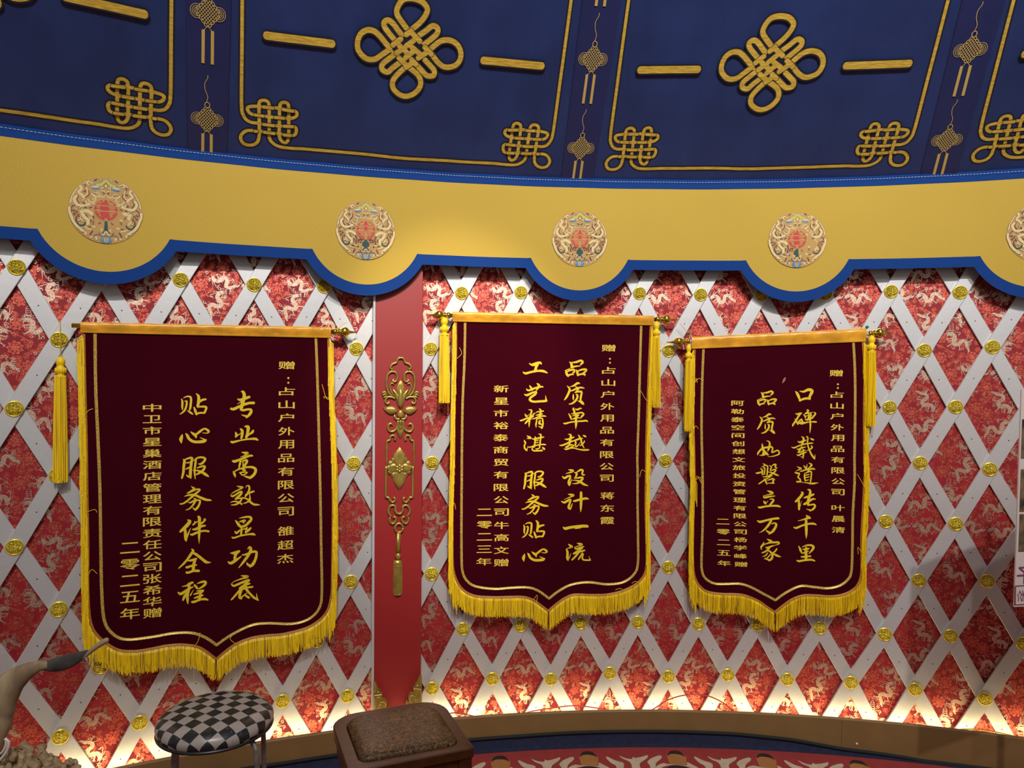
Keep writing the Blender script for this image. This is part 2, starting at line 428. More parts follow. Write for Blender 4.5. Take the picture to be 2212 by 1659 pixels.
def brocade_motifs():
    """one repeat of the woven pattern (metres): dragons, lantern bits, peonies, scrolls and small clouds"""
    W, Hh = 0.235, 0.27
    rs = random.Random(5); items = []                # (points with width, material)

    def st(pts, m, cx, cy, ang, s, mir=1):
        ca, sa = math.cos(ang), math.sin(ang)
        items.append(([(cx + (mir * x * ca - y * sa) * s, cy + (mir * x * sa + y * ca) * s, w * s) for x, y, w in pts], m))

    def spiral(cx, cy, r_, turns, a0, w, m, s=1, sg=1):
        n = int(7 * turns) + 3
        items.append(([(cx + r_ * (1 - .8 * i / n) * math.cos(a0 + sg * turns * 6.283 * i / n), cy + r_ * (1 - .8 * i / n) * math.sin(a0 + sg * turns * 6.283 * i / n), w) for i in range(n)], m))

    def dragon(cx, cy, ang, s, mir):
        body = [(-44, -16, 2), (-40, -8, 5), (-30, -2, 7), (-24, 8, 8), (-14, 14, 9), (-5, 9, 10), (-3, -2, 10), (5, -11, 11), (15, -9, 11), (19, 2, 11), (23, 12, 10), (30, 15, 9)]
        st([(x, y, w * 1.28 + .8) for x, y, w in body], 1, cx, cy, ang, s, mir)
        for x0, y0, r0_, a0_ in ((16, 28, 7, 0), (52, 24, 6, 2), (-14, 32, 6, 1), (34, -6, 7, 3), (-34, 16, 6, 4), (-22, -14, 6, 5), (6, -28, 5, 1)):
            st([(x0 + r0_ * (1 - .13 * q) * math.cos(a0_ + q * .95), y0 + r0_ * (1 - .13 * q) * math.sin(a0_ + q * .95), 1.9) for q in range(7)], 1, cx, cy, ang, s, mir)
        st([(28, 12, 8), (36, 15, 14), (43, 13, 11), (50, 9, 4)], 1, cx, cy, ang, s, mir)          # head
        st([(40, 10, 5), (47, 3, 2.5)], 1, cx, cy, ang, s, mir)
        for h in (((34, 20, 3), (28, 28, 2), (20, 30, 1)), ((38, 20, 3), (36, 28, 2), (30, 35, 1)), ((46, 15, 2), (53, 19, 1.6), (58, 15, 1)), ((47, 10, 1.8), (55, 5, 1.4), (54, -2, 1))):
            st(list(h), 1, cx, cy, ang, s, mir)
        for bx, by, dx, dy in ((-22, 12, -9, 13), (-2, -6, -11, -13), (16, -12, 8, -14), (22, 5, 16, -9)):
            st([(bx, by, 5), (bx + dx * .6, by + dy * .5, 3.5), (bx + dx, by + dy, 3)], 1, cx, cy, ang, s, mir)
            for a in (-.8, 0, .8):
                b = math.atan2(dy, dx) + a
                st([(bx + dx, by + dy, 2.4), (bx + dx + 7 * math.cos(b), by + dy + 7 * math.sin(b), .8)], 1, cx, cy, ang, s, mir)
        for x, y in ((-36, 2), (-18, 20), (8, 0), (12, 20)):
            st([(x, y, 1.5), (x + 4, y + 6, 2), (x + 1, y + 11, .8)], 1, cx, cy, ang, s, mir)

    def lantern(cx, cy):
        for k in range(3): items.append(([(cx - .006, cy + k * .006, .0014), (cx + .006, cy + k * .006 + .001, .0014)], 1))
        items.append(([(cx - .006, cy - .002, .0013), (cx - .006, cy + .014, .0013), (cx, cy + .021, .0013), (cx + .006, cy + .014, .0013), (cx + .006, cy - .003, .0013)], 1))
        spiral(cx + .002, cy + .027, .005, 1, 0, .0013, 1); items.append(([(cx - .009, cy - .004, .0015), (cx, cy - .009, .004), (cx + .009, cy - .004, .0015)], 1))

    def peony(cx, cy, r_, n=7):
        r_ *= 1.08
        items.append(([(cx, cy - .0005, r_ * .95), (cx, cy + .0005, r_ * .95)], 2))
        for ring_, q, nn in ((.62, .50, n), (1.0, .46, n + 2)):
            for i in range(nn):
                a = 6.283 * i / nn + ring_
                x, y = cx + r_ * ring_ * .82 * math.cos(a), cy + r_ * ring_ * .82 * math.sin(a)
                pr = r_ * q * .62
                if ring_ < .9:
                    items.append(([(x + pr * math.cos(a + b), y + pr * math.sin(a + b), r_ * .16) for b in (-2, -1, 0, 1, 2)], 2))
                else:
                    items.append(([(x - .2 * pr * math.cos(a), y - .2 * pr * math.sin(a), pr * 1.3), (x + .3 * pr * math.cos(a), y + .3 * pr * math.sin(a), pr * 1.45)], 2))

    def vine(pts, w=.0026):
        items.append(([(x, y, w) for x, y in pts], 2))
        for i in range(1, len(pts) - 1):
            x, y = pts[i]; sg = 1 if i % 2 else -1
            spiral(x + rs.uniform(-.004, .004), y + sg * .008, .0065, 1.1, rs.uniform(0, 6), .0022, 2, 1, sg)
            items.append(([(x, y, .002), (x + .006 * sg, y - .005, .0055), (x + .011 * sg, y - .004, .001)], 2))

    for cx, cy, ang, s, mir in ((.048, .045, .35, .00098, 1), (.165, .075, -.5, .00096, -1), (.06, .142, -1.15, .00095, 1), (.185, .172, .95, .00098, 1), (.075, .232, .1, .00094, -1), (.215, .248, 2.6, .0009, 1)):
        dragon(cx, cy, ang, s, mir)
    for cx, cy, r_ in ((.107, .022, .0185), (.11, .092, .0175), (.018, .098, .0185), (.222, .118, .0185), (.12, .165, .0195), (.015, .19, .0175), (.14, .235, .0185), (.205, .025, .017)):
        peony(cx, cy, r_)
        for k in range(3):
            a = rs.uniform(0, 6.28)
            peony(cx + r_ * 1.75 * math.cos(a), cy + r_ * 1.75 * math.sin(a), r_ * .42, 5)
    for cx, cy in ((.14, .125), (.03, .008), (.21, .205)): lantern(cx, cy)
    vine([(.0, .068), (.03, .075), (.06, .083), (.085, .075), (.13, .05), (.15, .035)]); vine([(.085, .11), (.10, .13), (.10, .15), (.085, .17), (.06, .19), (.035, .20)])
    vine([(.13, .19), (.155, .205), (.175, .225), (.17, .255), (.15, .265)]); vine([(.19, .10), (.20, .135), (.165, .14), (.15, .15)]); vine([(.225, .05), (.232, .075), (.215, .09)])
    vine([(.09, .265), (.11, .25), (.12, .262), (.11, .20)]); vine([(.005, .13), (.02, .145), (.035, .16), (.02, .165)])
    occ = [(p[len(p) // 2][0], p[len(p) // 2][1]) for p, m in items]
    n = 0
    for k in range(4000):                                # little blossoms and clouds fill every gap
        x, y = rs.uniform(0, W), rs.uniform(0, Hh)
        if min((x - a) ** 2 + (y - b) ** 2 for a, b in occ) < .0068 ** 2: continue
        occ.append((x, y)); n += 1
        if n % 4 == 0: spiral(x, y, .0058, 1.2, rs.uniform(0, 6), .0019, 2 if n % 8 else 1)
        else: peony(x, y, rs.uniform(.0066, .0088), 5)
        if n > 95: break
    mb = MB()
    for i, (p, m) in enumerate(items): ribbon(mb, p, lambda x, y: (x, y, m), m, True, 2)
    return W, Hh, mb


def build_wall():
    rc = R + 0.016
    mb = MB(M['brocade'], M['gold_thread'], M['orange_thread'])
    n = 140
    mb.grid([[cyl(TH0 + (TH1 - TH0) * i / n, z, rc) for i in range(n + 1)] for z in (0.0, 1.0, 2.02)])
    W, Hh, t = brocade_motifs()
    tv = np.array(t.v); tf = t.f; tm = t.m
    nx = int((TH1 - TH0) * rc / W) + 1; ny = int(2.0 / Hh) + 1
    V = [np.array(mb.v)]; Fc = list(mb.f); Mi = list(mb.m); o = len(mb.v)
    for iy in range(ny):
        for ix in range(nx):
            th = TH0 + (tv[:, 0] + ix * W) / rc; z = tv[:, 1] + iy * Hh; z = np.minimum(z, 2.01)
            h = np.where(tv[:, 2] == 1, 0.0009, 0.0006)
            V.append(np.stack([CX + (rc - h) * np.sin(th), CY + (rc - h) * np.cos(th), z], 1))
            Fc += [tuple(i + o for i in f) for f in tf]; Mi += tm; o += len(tv)
    me = bpy.data.meshes.new('wall_back'); me.from_pydata(np.concatenate(V).tolist(), [], Fc)
    for m in mb.mats: me.materials.append(m)
    me.polygons.foreach_set('material_index', Mi); me.update()
    tag(link('wall_back', me), 'curved tent wall hung with crimson brocade of gold dragons and orange peonies', kind='structure')


build_wall()

# ------------------------------------------------------------------ lattice panels
SEEN_R = [(0, 0, 997, 633.6), (2, 0, 1125, 632), (6, 0, 1381, 634), (8, 0, 1513, 637), (14, 0, 1924, 630), (16, 0, 2073, 632), (-1, 1, 930, 753.4), (7, 1, 1444, 758), (15, 1, 1996, 757), (17, 1, 2143, 750),
          (14, 2, 1921, 880), (16, 2, 2063.5, 879), (-1, 3, 932.8, 999.7), (7, 3, 1437, 995), (15, 3, 1987, 1000), (17, 3, 2137.5, 1013.6), (14, 4, 1912.8, 1126), (16, 4, 2063.7, 1131.3), (15, 5, 1984.2, 1253.3), (17, 5, 2131.8, 1254.3), (-1, 5, 931.9, 1239.3), (7, 5, 1443, 1225),
          (0, 6, 1000, 1357.7), (2, 6, 1124, 1350.6), (4, 6, 1254, 1345.3), (6, 6, 1377.4, 1343.2), (8, 6, 1508.4, 1347), (10, 6, 1637, 1349), (12, 6, 1770.6, 1356), (14, 6, 1910.7, 1369.6), (16, 6, 2052.6, 1373), (18, 6, 2210.6, 1389.8),
          (-1, 7, 933.4, 1485.7), (1, 7, 1063.2, 1465.2), (3, 7, 1189.8, 1466.3), (5, 7, 1317, 1452.9), (7, 7, 1443.3, 1460.6), (9, 7, 1571.7, 1457.2), (11, 7, 1700.5, 1466.6), (13, 7, 1838, 1473.4), (15, 7, 1976.4, 1488.2), (17, 7, 2127, 1508.4)]
SEEN_L = [(0, 0, 36, 577.6), (4, 0, 390, 604.7), (6, 0, 548.6, 615.5), (8, 0, 699.8, 618.8), (1, 1, 128, 734), (9, 1, 769.6, 753.4), (0, 2, 31, 883.2), (1, 3, 125.2, 1026.6), (9, 3, 763.7, 1001), (0, 4, 31.4, 1181.6), (1, 5, 127, 1315.6), (9, 5, 757.4, 1256), (1, 7, 130.7, 1590.6), (3, 7, 301.8, 1560), (7, 7, 610, 1513.7), (9, 7, 750.4, 1502.6)]
TP0, TP1 = cylpx(806, 1000, R - .03)[0], cylpx(912, 1000, R - .03)[0]      # edges of the red board
RIVET = None


def lattice(seen, th0, dth, z0, dz, irange, thlim, label, group):
    global RIVET
    res = {}
    for i, j, px, py in seen:
        t, z = cylpx(px, py); res[(i, j)] = (t - (th0 + dth * i), z - (z0 - dz * j))

    def node(i, j):
        if (i, j) in res: a, b = res[(i, j)]
        else:
            w = [(1 / ((i - p) ** 2 + (j - q) ** 2) ** 1.5, v) for (p, q), v in res.items()]; sw = sum(x for x, _ in w)
            a = sum(x * v[0] for x, v in w) / sw; b = sum(x * v[1] for x, v in w) / sw
        return th0 + dth * i + a, z0 - dz * j + b

    root = thing('lattice_wall', label, 'lattice', cyl((thlim[0] + thlim[1]) / 2, 0.0), group)
    zlo, zhi, hw = 0.005, 1.96, 0.0235
    for sg, ra, rb in ((1, R + .014, R + .0055), (-1, R + .0055, R - .003)):     # "\" behind, "/" in front
        for k in range((irange[0] - 10) // 2 * 2, irange[1] + 10, 2):
            P = []
            for j in range(-2, 9):
                i = k + j if sg == 1 else k - j
                P.append(node(i, j))
            # clip to height and to the sides of the panel
            Q = []
            for (a, b) in zip(P, P[1:]):
                for q in range(6):
                    t = q / 6; Q.append((a[0] + (b[0] - a[0]) * t, a[1] + (b[1] - a[1]) * t))
            Q.append(P[-1])
            Q2 = []
            for a, b in zip(Q, Q[1:]):
                def cut(p, q):
                    lo, hi = 0.0, 1.0
                    for ax, mn, mx in ((0, thlim[0], thlim[1]), (1, zlo, zhi)):
                        d = q[ax] - p[ax]
                        for lim, s_ in ((mn, 1), (mx, -1)):
                            if abs(d) < 1e-12:
                                if (p[ax] - lim) * s_ < 0: return None
                                continue
                            t = (lim - p[ax]) / d
                            if d * s_ > 0: lo = max(lo, t)
                            else: hi = min(hi, t)
                    if lo >= hi: return None
                    return [(p[0] + (q[0] - p[0]) * t, p[1] + (q[1] - p[1]) * t) for t in (lo, hi)]
                c = cut(a, b)
                if c:
                    if not Q2: Q2.append(c[0])
                    Q2.append(c[1])
            if len(Q2) < 2 or abs(Q2[0][1] - Q2[-1][1]) < 0.05: continue
            mb = MB(M['silver'], M['screw']); rows = []
            for n_, (t, z) in enumerate(Q2):
                a, b = Q2[max(n_ - 1, 0)], Q2[min(n_ + 1, len(Q2) - 1)]
                dx, dz_ = (b[0] - a[0]) * R, b[1] - a[1]; l = math.hypot(dx, dz_); nx, nz = -dz_ / l, dx / l
                e = 0.0012
                rows.append([cyl(t + nx * u / R, z + nz * u, r_) for u, r_ in ((hw, ra), (hw, rb + e), (hw - e, rb), (-hw + e, rb), (-hw, rb + e), (-hw, ra))])
            mb.grid(rows, 0, True); nn = len(rows)
            mb.f += [tuple(range(6)), tuple(range((nn - 1) * 6, nn * 6))[::-1]]; mb.m += [0, 0]
            for (a, b) in zip(P, P[1:]):                                         # screw holes between crossings
                for f_ in (0.5,):
                    t, z = a[0] + (b[0] - a[0]) * f_, a[1] + (b[1] - a[1]) * f_ - .004
                    if thlim[0] + .006 < t < thlim[1] - .006 and zlo + .02 < z < zhi - .02:
                        mb.add([cyl(t + .0022 * math.cos(q) / R, z + .0022 * math.sin(q), rb - .0002) for q in np.arange(6) * 1.047], [tuple(range(6))], 1)
            mb.build('slat', root)
    # studs on every crossing
    for j in range(0, 9):
        for i in range(irange[0], irange[1] + 1):
            if (i + j) % 2: continue
            t, z = node(i, j)
            if not (thlim[0] + .003 < t < thlim[1] - .003 and 0.03 < z < 1.70): continue
            b, ax = Vector(cyl(0, 0, R - .003)), Vector((0, -1, 0))
            if RIVET is None:
                mb = MB(M['stud'], M['studrim']); rr = 0.0235
                mb.lathe((0, 0, 0), ax, [(0.010 * math.sin(a), rr * .86 * math.cos(a)) for a in np.linspace(0.3, math.pi / 2, 7)], 20, 0)
                mb.lathe((0, 0, 0), ax, [(0, rr), (.002, rr), (.0042, rr * .94), (.0042, rr * .86), (0.002, rr * .84)], 20, 1)
                RIVET = mb.build('stud', None, True); o = RIVET
            else:
                o = bpy.data.objects.new('stud', RIVET.data); COL.objects.link(o)
            o.location = cyl(t, z, R - .003); o.rotation_euler = (0, 0, -t); adopt(o, root)
    return root


DZ = 0.1989
lattice(SEEN_R, -0.183535, 0.027672, 0.28523 + H, DZ, (-3, 22), (TP1 - .012, 0.455), 'silver slat lattice with gold studs on the wall right of the red pillar, behind two pennants', 'silver lattice panels')
lattice(SEEN_L, -0.53248, 0.027961, 0.284115 + H, DZ, (-8, 11), (-0.74, TP0 + .012), 'silver slat lattice with gold studs on the wall left of the red pillar, behind the widest pennant', 'silver lattice panels')

# ------------------------------------------------------------------ red pillar board with gilded carvings
PP = Plane(cyl(TP0, 0, R - .028), cyl(TP1, 0, R - .028))
pw = PP.len
root = tag(thing('pillar', 'red lacquered door pillar with gilded lotus carving between the lattice panels', 'pillar', PP.pt(pw / 2, 0)), kind='structure')
mb = MB(M['red']); mb.box((0.006, 0.0, -0.05), (pw, 1.97, 0.0), 0, lambda a, z, h: PP.pt(a, z, h))
bevel_mod(mb.build('board', root), 0.002)
mb = MB(M['chrome']); mb.box((-0.002, 0.0, -0.05), (0.006, 1.97, 0.004), 0, lambda a, z, h: PP.pt(a, z, h))
bevel_mod(mb.build('edge_strip', root), 0.001)


def P1(dx, y): return PP.px(810 + (369 - .0057 * y + dx) / 6.636, 760 + y / 6.636)


def P2(dx, y): return PP.px(810 + (301 - .0085 * y + dx) / 5.718, 1010 + y / 5.718)


def carve(mb, pts, w, fr, sc, mirror=True, k=4):
    for sg in ((-1, 1) if mirror else (1,)):
        C = catmull([(x * -sg if mirror else x, y) for x, y in pts], k)
        n = len(C); r_ = w / sc / F * 2.66 / 2 * 1.0
        rad = [r_ * (1 if i < n - 4 else (n - i + 1) / 5.5) for i in range(n)]
        mb.tube([PP.pt(*fr(*c), 0.004) for c in C], rad, 8, 0)


def carveleaf(mb, x0, y0, x1, y1, w, fr, hgt, bow=0.0):
    """a swelling pointed petal"""
    d = np.array([x1 - x0, y1 - y0], float); l = np.hypot(*d); nn = np.array([-d[1], d[0]]) / l; rows = []
    for t in np.linspace(0, 1, 9):
        q = math.sin(math.pi * t ** .8); c = np.array([x0, y0]) + d * t + nn * bow * math.sin(math.pi * t)
        rows.append([PP.pt(*fr(*(c + nn * w * q * u)), 0.0005 + hgt * (1 - u * u) ** .5 * min(1, 2.2 * q) + (.0025 if abs(abs(u) - .8) < .01 else 0)) for u in (-1, -.8, -.4, 0, .4, .8, 1)])
    mb.grid(rows)


mb = MB(M['bronze'])
for pts, w in (([(0, 88), (-30, 92), (-50, 118), (-60, 150), (-85, 163), (-118, 177), (-142, 205), (-146, 235), (-125, 252), (-112, 236)], 34),
               ([(-112, 282), (-150, 292), (-190, 340), (-203, 420), (-198, 500), (-175, 570), (-140, 620), (-100, 650)], 34),
               ([(-112, 282), (-70, 300), (-50, 350), (-58, 410), (-88, 430), (-112, 412), (-98, 388)], 32),
               ([(-98, 468), (-125, 448), (-150, 482), (-145, 540), (-115, 600), (-70, 650)], 24),
               ([(-258, 600), (-245, 578), (-215, 580), (-180, 612)], 26), ([(-255, 628), (-225, 608), (-180, 632)], 26), ([(-240, 662), (-215, 640), (-175, 650)], 26),
               ([(-75, 672), (-130, 648), (-190, 652), (-218, 700), (-200, 740), (-168, 732), (-166, 708)], 32),
               ([(-10, 955), (-50, 965), (-85, 930), (-78, 895)], 34),
               ([(-35, 985), (-48, 1080), (-95, 1135), (-150, 1138), (-178, 1090), (-165, 1040), (-130, 1030), (-115, 1060)], 34),
               ([(-80, 1268), (-68, 1232), (-100, 1195), (-140, 1215), (-150, 1262), (-182, 1275), (-194, 1310), (-195, 1400), (-195, 1665)], 32)):
    carve(mb, pts, w, P1, 6.636)
carveleaf(mb, 0, 640, 0, 405, 70, P1, .006)
for sg in (-1, 1):
    carveleaf(mb, sg * 20, 790, sg * 118, 522, 30, P1, .009, -sg * 26)
    carveleaf(mb, sg * 38, 845, sg * 250, 808, 62, P1, .010, sg * 10)
carveleaf(mb, 0, 815, 0, 505, 52, P1, .014)
carveleaf(mb, 0, 955, 0, 820, 52, P1, .012)
carveleaf(mb, 0, 970, 0, 1245, 62, P1, .008); carveleaf(mb, 0, 970, 0, 1145, 42, P1, .011); carveleaf(mb, 0, 970, 0, 1062, 34, P1, .013)
mb.build('lotus_carving', root, True)
mb = MB(M['bronze'])
for pts, w in (([(-166, -20), (-166, 150), (-165, 330), (-158, 365), (-132, 368), (-112, 402), (-85, 428), (-55, 408), (-58, 372), (-80, 376)], 29),
               ([(0, 572), (-30, 555), (-48, 520), (-45, 482), (-85, 462), (-120, 488), (-132, 540), (-110, 588), (-85, 605)], 30),
               ([(-112, 610), (-115, 655), (-85, 690), (-50, 670), (-35, 628), (-58, 606), (-74, 630)], 28)):
    carve(mb, pts, w, P2, 5.718)
mb.build('scroll_frame', root, True)
mb = MB(M['bronze'])                                     # flower plaque
for x0, y0, x1, y1, w in ((0, 10, 0, -255, 112), (0, 5, 0, 272, 112), (-10, 0, -152, 6, 78), (10, 0, 152, 6, 78)):
    carveleaf(mb, x0, y0 - 0, x1, y1, w * .8, P2, .007)
for sg in (-1, 1):
    for x, y, r_ in ((64, -92, 38), (64, 92, 38), (108, -50, 36), (108, 52, 36), (128, 2, 34), (48, -150, 28), (48, 148, 28)):
        mb.lathe(PP.pt(*P2(sg * x, y), 0), PP.n, [(.0, r_ / 5.718 / F * 2.66), (.004, r_ / 5.718 / F * 2.5), (.0062, r_ / 5.718 / F * 1.6), (.0055, 0)], 12)
for a in range(6):
    q = a * math.pi / 3 + .5; mb.lathe(PP.pt(*P2(34 * math.cos(q), 8 + 34 * math.sin(q)), .006), PP.n, [(0, .0065), (.003, .006), (.0055, .0035), (.0065, 0)], 10)
mb.lathe(PP.pt(*P2(0, 8), .006), PP.n, [(0, .006), (.004, .0055), (.007, 0)], 10)
mb.build('flower_plaque', root, True)
mb = MB(M['bronze'])
mb.tube([PP.pt(*P2(48 * math.cos(a) + 0, 742 + 55 * math.sin(a)), .005) for a in np.linspace(0, 6.2832, 25)], .0042, 8)
mb.tube([PP.pt(*P2(-2, 800), .005), PP.pt(*P2(-5, 1045), .005)], .0085, 8, 0, True, .6)
mb.build('ring', root, True)
mb = MB(M['bronze'])
c0, c1 = P2(-8, 1040), P2(-8, 1135); mb.lathe(PP.pt(c0[0], c0[1], .006), (0, 0, -1), [(t * (c0[1] - c1[1]), .0100 * math.sin(math.pi * t) ** .6) for t in np.linspace(0, 1, 9)], 14)
t0, t1 = P2(-10, 1130), P2(-14, 1572); L = t0[1] - t1[1]
rows = []
for q in range(25):
    a = q / 24 * math.pi; rr = .0145 * (1 + (.07 if q % 2 else 0))
    rows.append([PP.pt(t0[0] - rr * math.cos(a) * f, t0[1] - z * L, .001 + .011 * math.sin(a) * f) for z, f in ((0, .15), (.03, .7), (.08, .95), (.13, 1), (.16, .93), (.2, 1), (.6, 1.05), (.95, 1.05), (1, .8))])
mb.grid(rows)
for q in range(9): mb.lathe(PP.pt(t0[0] - .0125 + q * .0031, t0[1] - L * (.17 + .012 * math.sin(math.pi * q / 8)), .012), PP.n, [(0, .0014), (.0014, .001), (.002, 0)], 6)
mb.build('carved_tassel', root, False)


def PC(x, y): return PP.px(780 + x / 13.825, 1440 + y / 13.825)


for side in (0, 1):
    fx = (lambda x: x) if side == 0 else (lambda x: 2172 - x); dy = 0 if side == 0 else -185
    mb = MB(M['bronze'])
    outl = [(372, 425), (430, 432), (470, 520), (505, 610), (545, 655), (572, 700), (560, 750), (632, 756), (618, 870), (606, 930), (680, 905), (745, 980), (770, 1060), (752, 1160), (700, 1245), (820, 1150), (836, 1235), (856, 1300), (840, 1420), (840, 1640), (372, 1640)]
    top = [PP.pt(*PC(fx(x), y + dy), .010) for x, y in outl]; bot = [PP.pt(*PC(fx(x), y + dy), .0002) for x, y in outl]; n = len(outl)
    mb.add(top + bot, [tuple(range(n))] + [(i, (i + 1) % n, n + (i + 1) % n, n + i) for i in range(n)])
    for pts, w in (([(390, 880), (390, 1640)], 40), ([(470, 880), (560, 890)], 22), ([(470, 890), (480, 960), (540, 980), (575, 930)], 24), ([(610, 1250), (690, 1200), (725, 1090), (690, 1020), (600, 1020), (545, 1050)], 34),
                   ([(500, 1130), (550, 1110), (590, 1090)], 34), ([(490, 1200), (540, 1160), (600, 1190)], 26), ([(500, 1390), (620, 1300), (760, 1280), (840, 1190)], 34), ([(395, 830), (610, 800)], 46), ([(400, 450), (420, 560), (395, 740)], 40), ([(470, 720), (530, 720)], 50)):
        mb.tube([PP.pt(*PC(fx(x), y + dy), .010) for x, y in catmull(pts, 3)], w / 13.825 / F * 2.66 / 2, 7)
    bevel_mod(mb.build('corner_carving', root), .0012, 1)

# ------------------------------------------------------------------ valance
RVAL = 3.845
ZB0, ZB1 = 0.687 + H, 0.655 + H                        # blue band along the top
scal = [-0.8650, -0.6680, -0.4724, -0.2714, -0.0782, 0.1203, 0.3175, 0.5150]
zi, zo = 0.401 + H, 0.367 + H
ci, hi_, c_o, ho = .0449 * RVAL, .110, .0496 * RVAL, .112


def arcz(th, c, h, z):
    d = min(abs(th - s) for s in scal) * RVAL
    if d >= c: return z
    rr = (c * c + h * h) / (2 * h)
    return z - (math.sqrt(rr * rr - d * d) - (rr - h))


ths = set(np.linspace(-0.86, 0.55, 200))
for s in scal:
    for c in (ci, c_o):
        for q in np.concatenate([np.linspace(-1, 1, 40), [-1.0001, 1.0001, .995, -.995, .98, -.98]]): ths.add(s + q * c / RVAL)
ths = sorted(t for t in ths if -0.86 <= t <= 0.55)


def vr(th, z): return RVAL + .0025 * math.sin(th * 31) * (1 if z < 1.9 else .3) + .0012 * math.sin(th * 83 + z * 9)


root = thing('valance', 'long yellow scalloped valance edged in blue with round embroidered medallions', 'valance', cyl(-.1, ZB0, RVAL))
mb = MB(M['yellowcloth'])
mb.grid([[cyl(t, ZB1 + (arcz(t, ci, hi_, zi) - ZB1) * f, vr(t, ZB1 + (zi - ZB1) * f)) for t in ths] for f in np.linspace(0, 1, 8)])
mb.build('yellow_cloth', root, True, lambda x, y, z: (math.atan2(x - CX, y - CY) * RVAL, z))
mb = MB(M['bluecloth'])
mb.grid([[cyl(t, arcz(t, ci, hi_, zi) * (1 - f) + min(arcz(t, c_o, ho, zo), arcz(t, ci, hi_, zi) - .004) * f, vr(t, zi) - .0008) for t in ths] for f in (-.03, 0, .5, 1)])
mb.build('scalloped_border', root, True)
mb = MB(M['bluecloth'], M['stitch'])
tt = np.linspace(-0.86, 0.55, 160)
mb.grid([[cyl(t, z, vr(t, z) + d) for t in tt] for z, d in ((ZB1 - .001, -.001), (ZB1 + .012, -.0015), (ZB0 - .006, -.001), (ZB0 - .004, -.0026), (ZB0, -.001), (ZB0 + .004, .02))])
for t in np.arange(-0.86, 0.55, .0026):
    mb.add([cyl(a, z, vr(a, z) - .0021) for a, z in ((t, ZB0 - .0095), (t + .0018, ZB0 - .0095), (t + .0018, ZB0 - .0083), (t, ZB0 - .0083))], [(0, 1, 2, 3)], 1)
    mb.add([cyl(a, z, vr(a, z) - .0011) for a, z in ((t, ZB1 - .0065), (t + .0018, ZB1 - .0065), (t + .0018, ZB1 - .0058), (t, ZB1 - .0058))], [(0, 1, 2, 3)], 0) if 0 else None
mb.build('top_band', root, True)

MEDM = ['tan', 'cream', 'maroon', 'mred', 'mblue', 'mgreen', 'teal', 'mgrey']
MED = [  # (material, width, points) for the left half, in the enlarged view's pixels; mirrored
    ('cream', 26, [(225, 700), (250, 560), (300, 460), (390, 400)]), ('cream', 22, [(285, 680), (290, 590), (345, 500)]),
    ('cream', 52, [(450, 350), (490, 415), (430, 485), (495, 540), (540, 600)]), ('cream', 24, [(520, 580), (600, 520), (590, 400), (530, 300), (600, 240), (700, 300)]),
    ('cream', 20, [(690, 500), (760, 555), (930, 565), (935, 450), (870, 440)]), ('cream', 24, [(690, 520), (765, 590), (740, 660), (660, 680), (610, 620)]),
    ('cream', 60, [(390, 570), (345, 630), (400, 735), (500, 755), (640, 720)]), ('cream', 70, [(480, 880), (560, 855), (640, 880), (700, 925)]), ('cream', 66, [(500, 930), (560, 1000), (625, 1060), (600, 1125)]),
    ('cream', 60, [(250, 800), (245, 900), (290, 980), (330, 1080), (400, 1170), (480, 1240), (560, 1320)]), ('cream', 26, [(540, 1180), (600, 1215), (670, 1235)]), ('cream', 30, [(650, 1400), (720, 1385), (785, 1400), (770, 1440)]),
    ('cream', 30, [(640, 250), (590, 300), (640, 330)]), ('cream', 22, [(880, 200), (850, 230)]),
    ('maroon', 30, [(390, 980), (380, 1060), (410, 1110)]), ('maroon', 34, [(715, 970), (745, 1040), (720, 1120), (780, 1220)]), ('maroon', 38, [(880, 1060), (800, 1055), (780, 1110)]), ('maroon', 32, [(700, 1270), (655, 1340)]),
    ('maroon', 18, [(285, 880), (300, 780), (360, 750)]), ('maroon', 26, [(740, 240), (785, 200)]), ('maroon', 24, [(640, 800), (690, 780)]), ('maroon', 22, [(570, 930), (600, 980)]), ('maroon', 16, [(430, 560), (400, 640), (450, 710)]),
    ('maroon', 16, [(620, 450), (640, 520), (560, 590)]), ('maroon', 20, [(820, 1290), (850, 1330)]), ('maroon', 20, [(500, 1290), (540, 1300)]),
    ('teal', 34, [(400, 1090), (440, 1150), (530, 1145), (565, 1100)]), ('teal', 22, [(620, 1180), (670, 1190)]),
    ('cream', 66, [(700, 385), (765, 372), (830, 385)]), ('mblue', 40, [(700, 392), (765, 402), (835, 390)]),
    ('mgreen', 62, [(790, 325), (880, 310), (960, 240)]), ('mgreen', 40, [(870, 350), (900, 320)]),
    ('mgrey', 22, [(715, 1390), (770, 1340), (850, 1350), (915, 1390), (970, 1350)]), ('mblue', 48, [(905, 1400), (935, 1505)]), ('mblue', 30, [(865, 1430), (890, 1500)]), ('cream', 12, [(930, 1400), (955, 1500)])]
for a in (-1.25, -.85, -.45, 0, .45):
    MED.append(('teal', 26, [(972, 1215), (972 - 95 * math.cos(a) * .9, 1190 + 95 * math.sin(a) * .8 - 30)]))
_rm = random.Random(9); _occ = [p for _, _, q in MED for p in q]
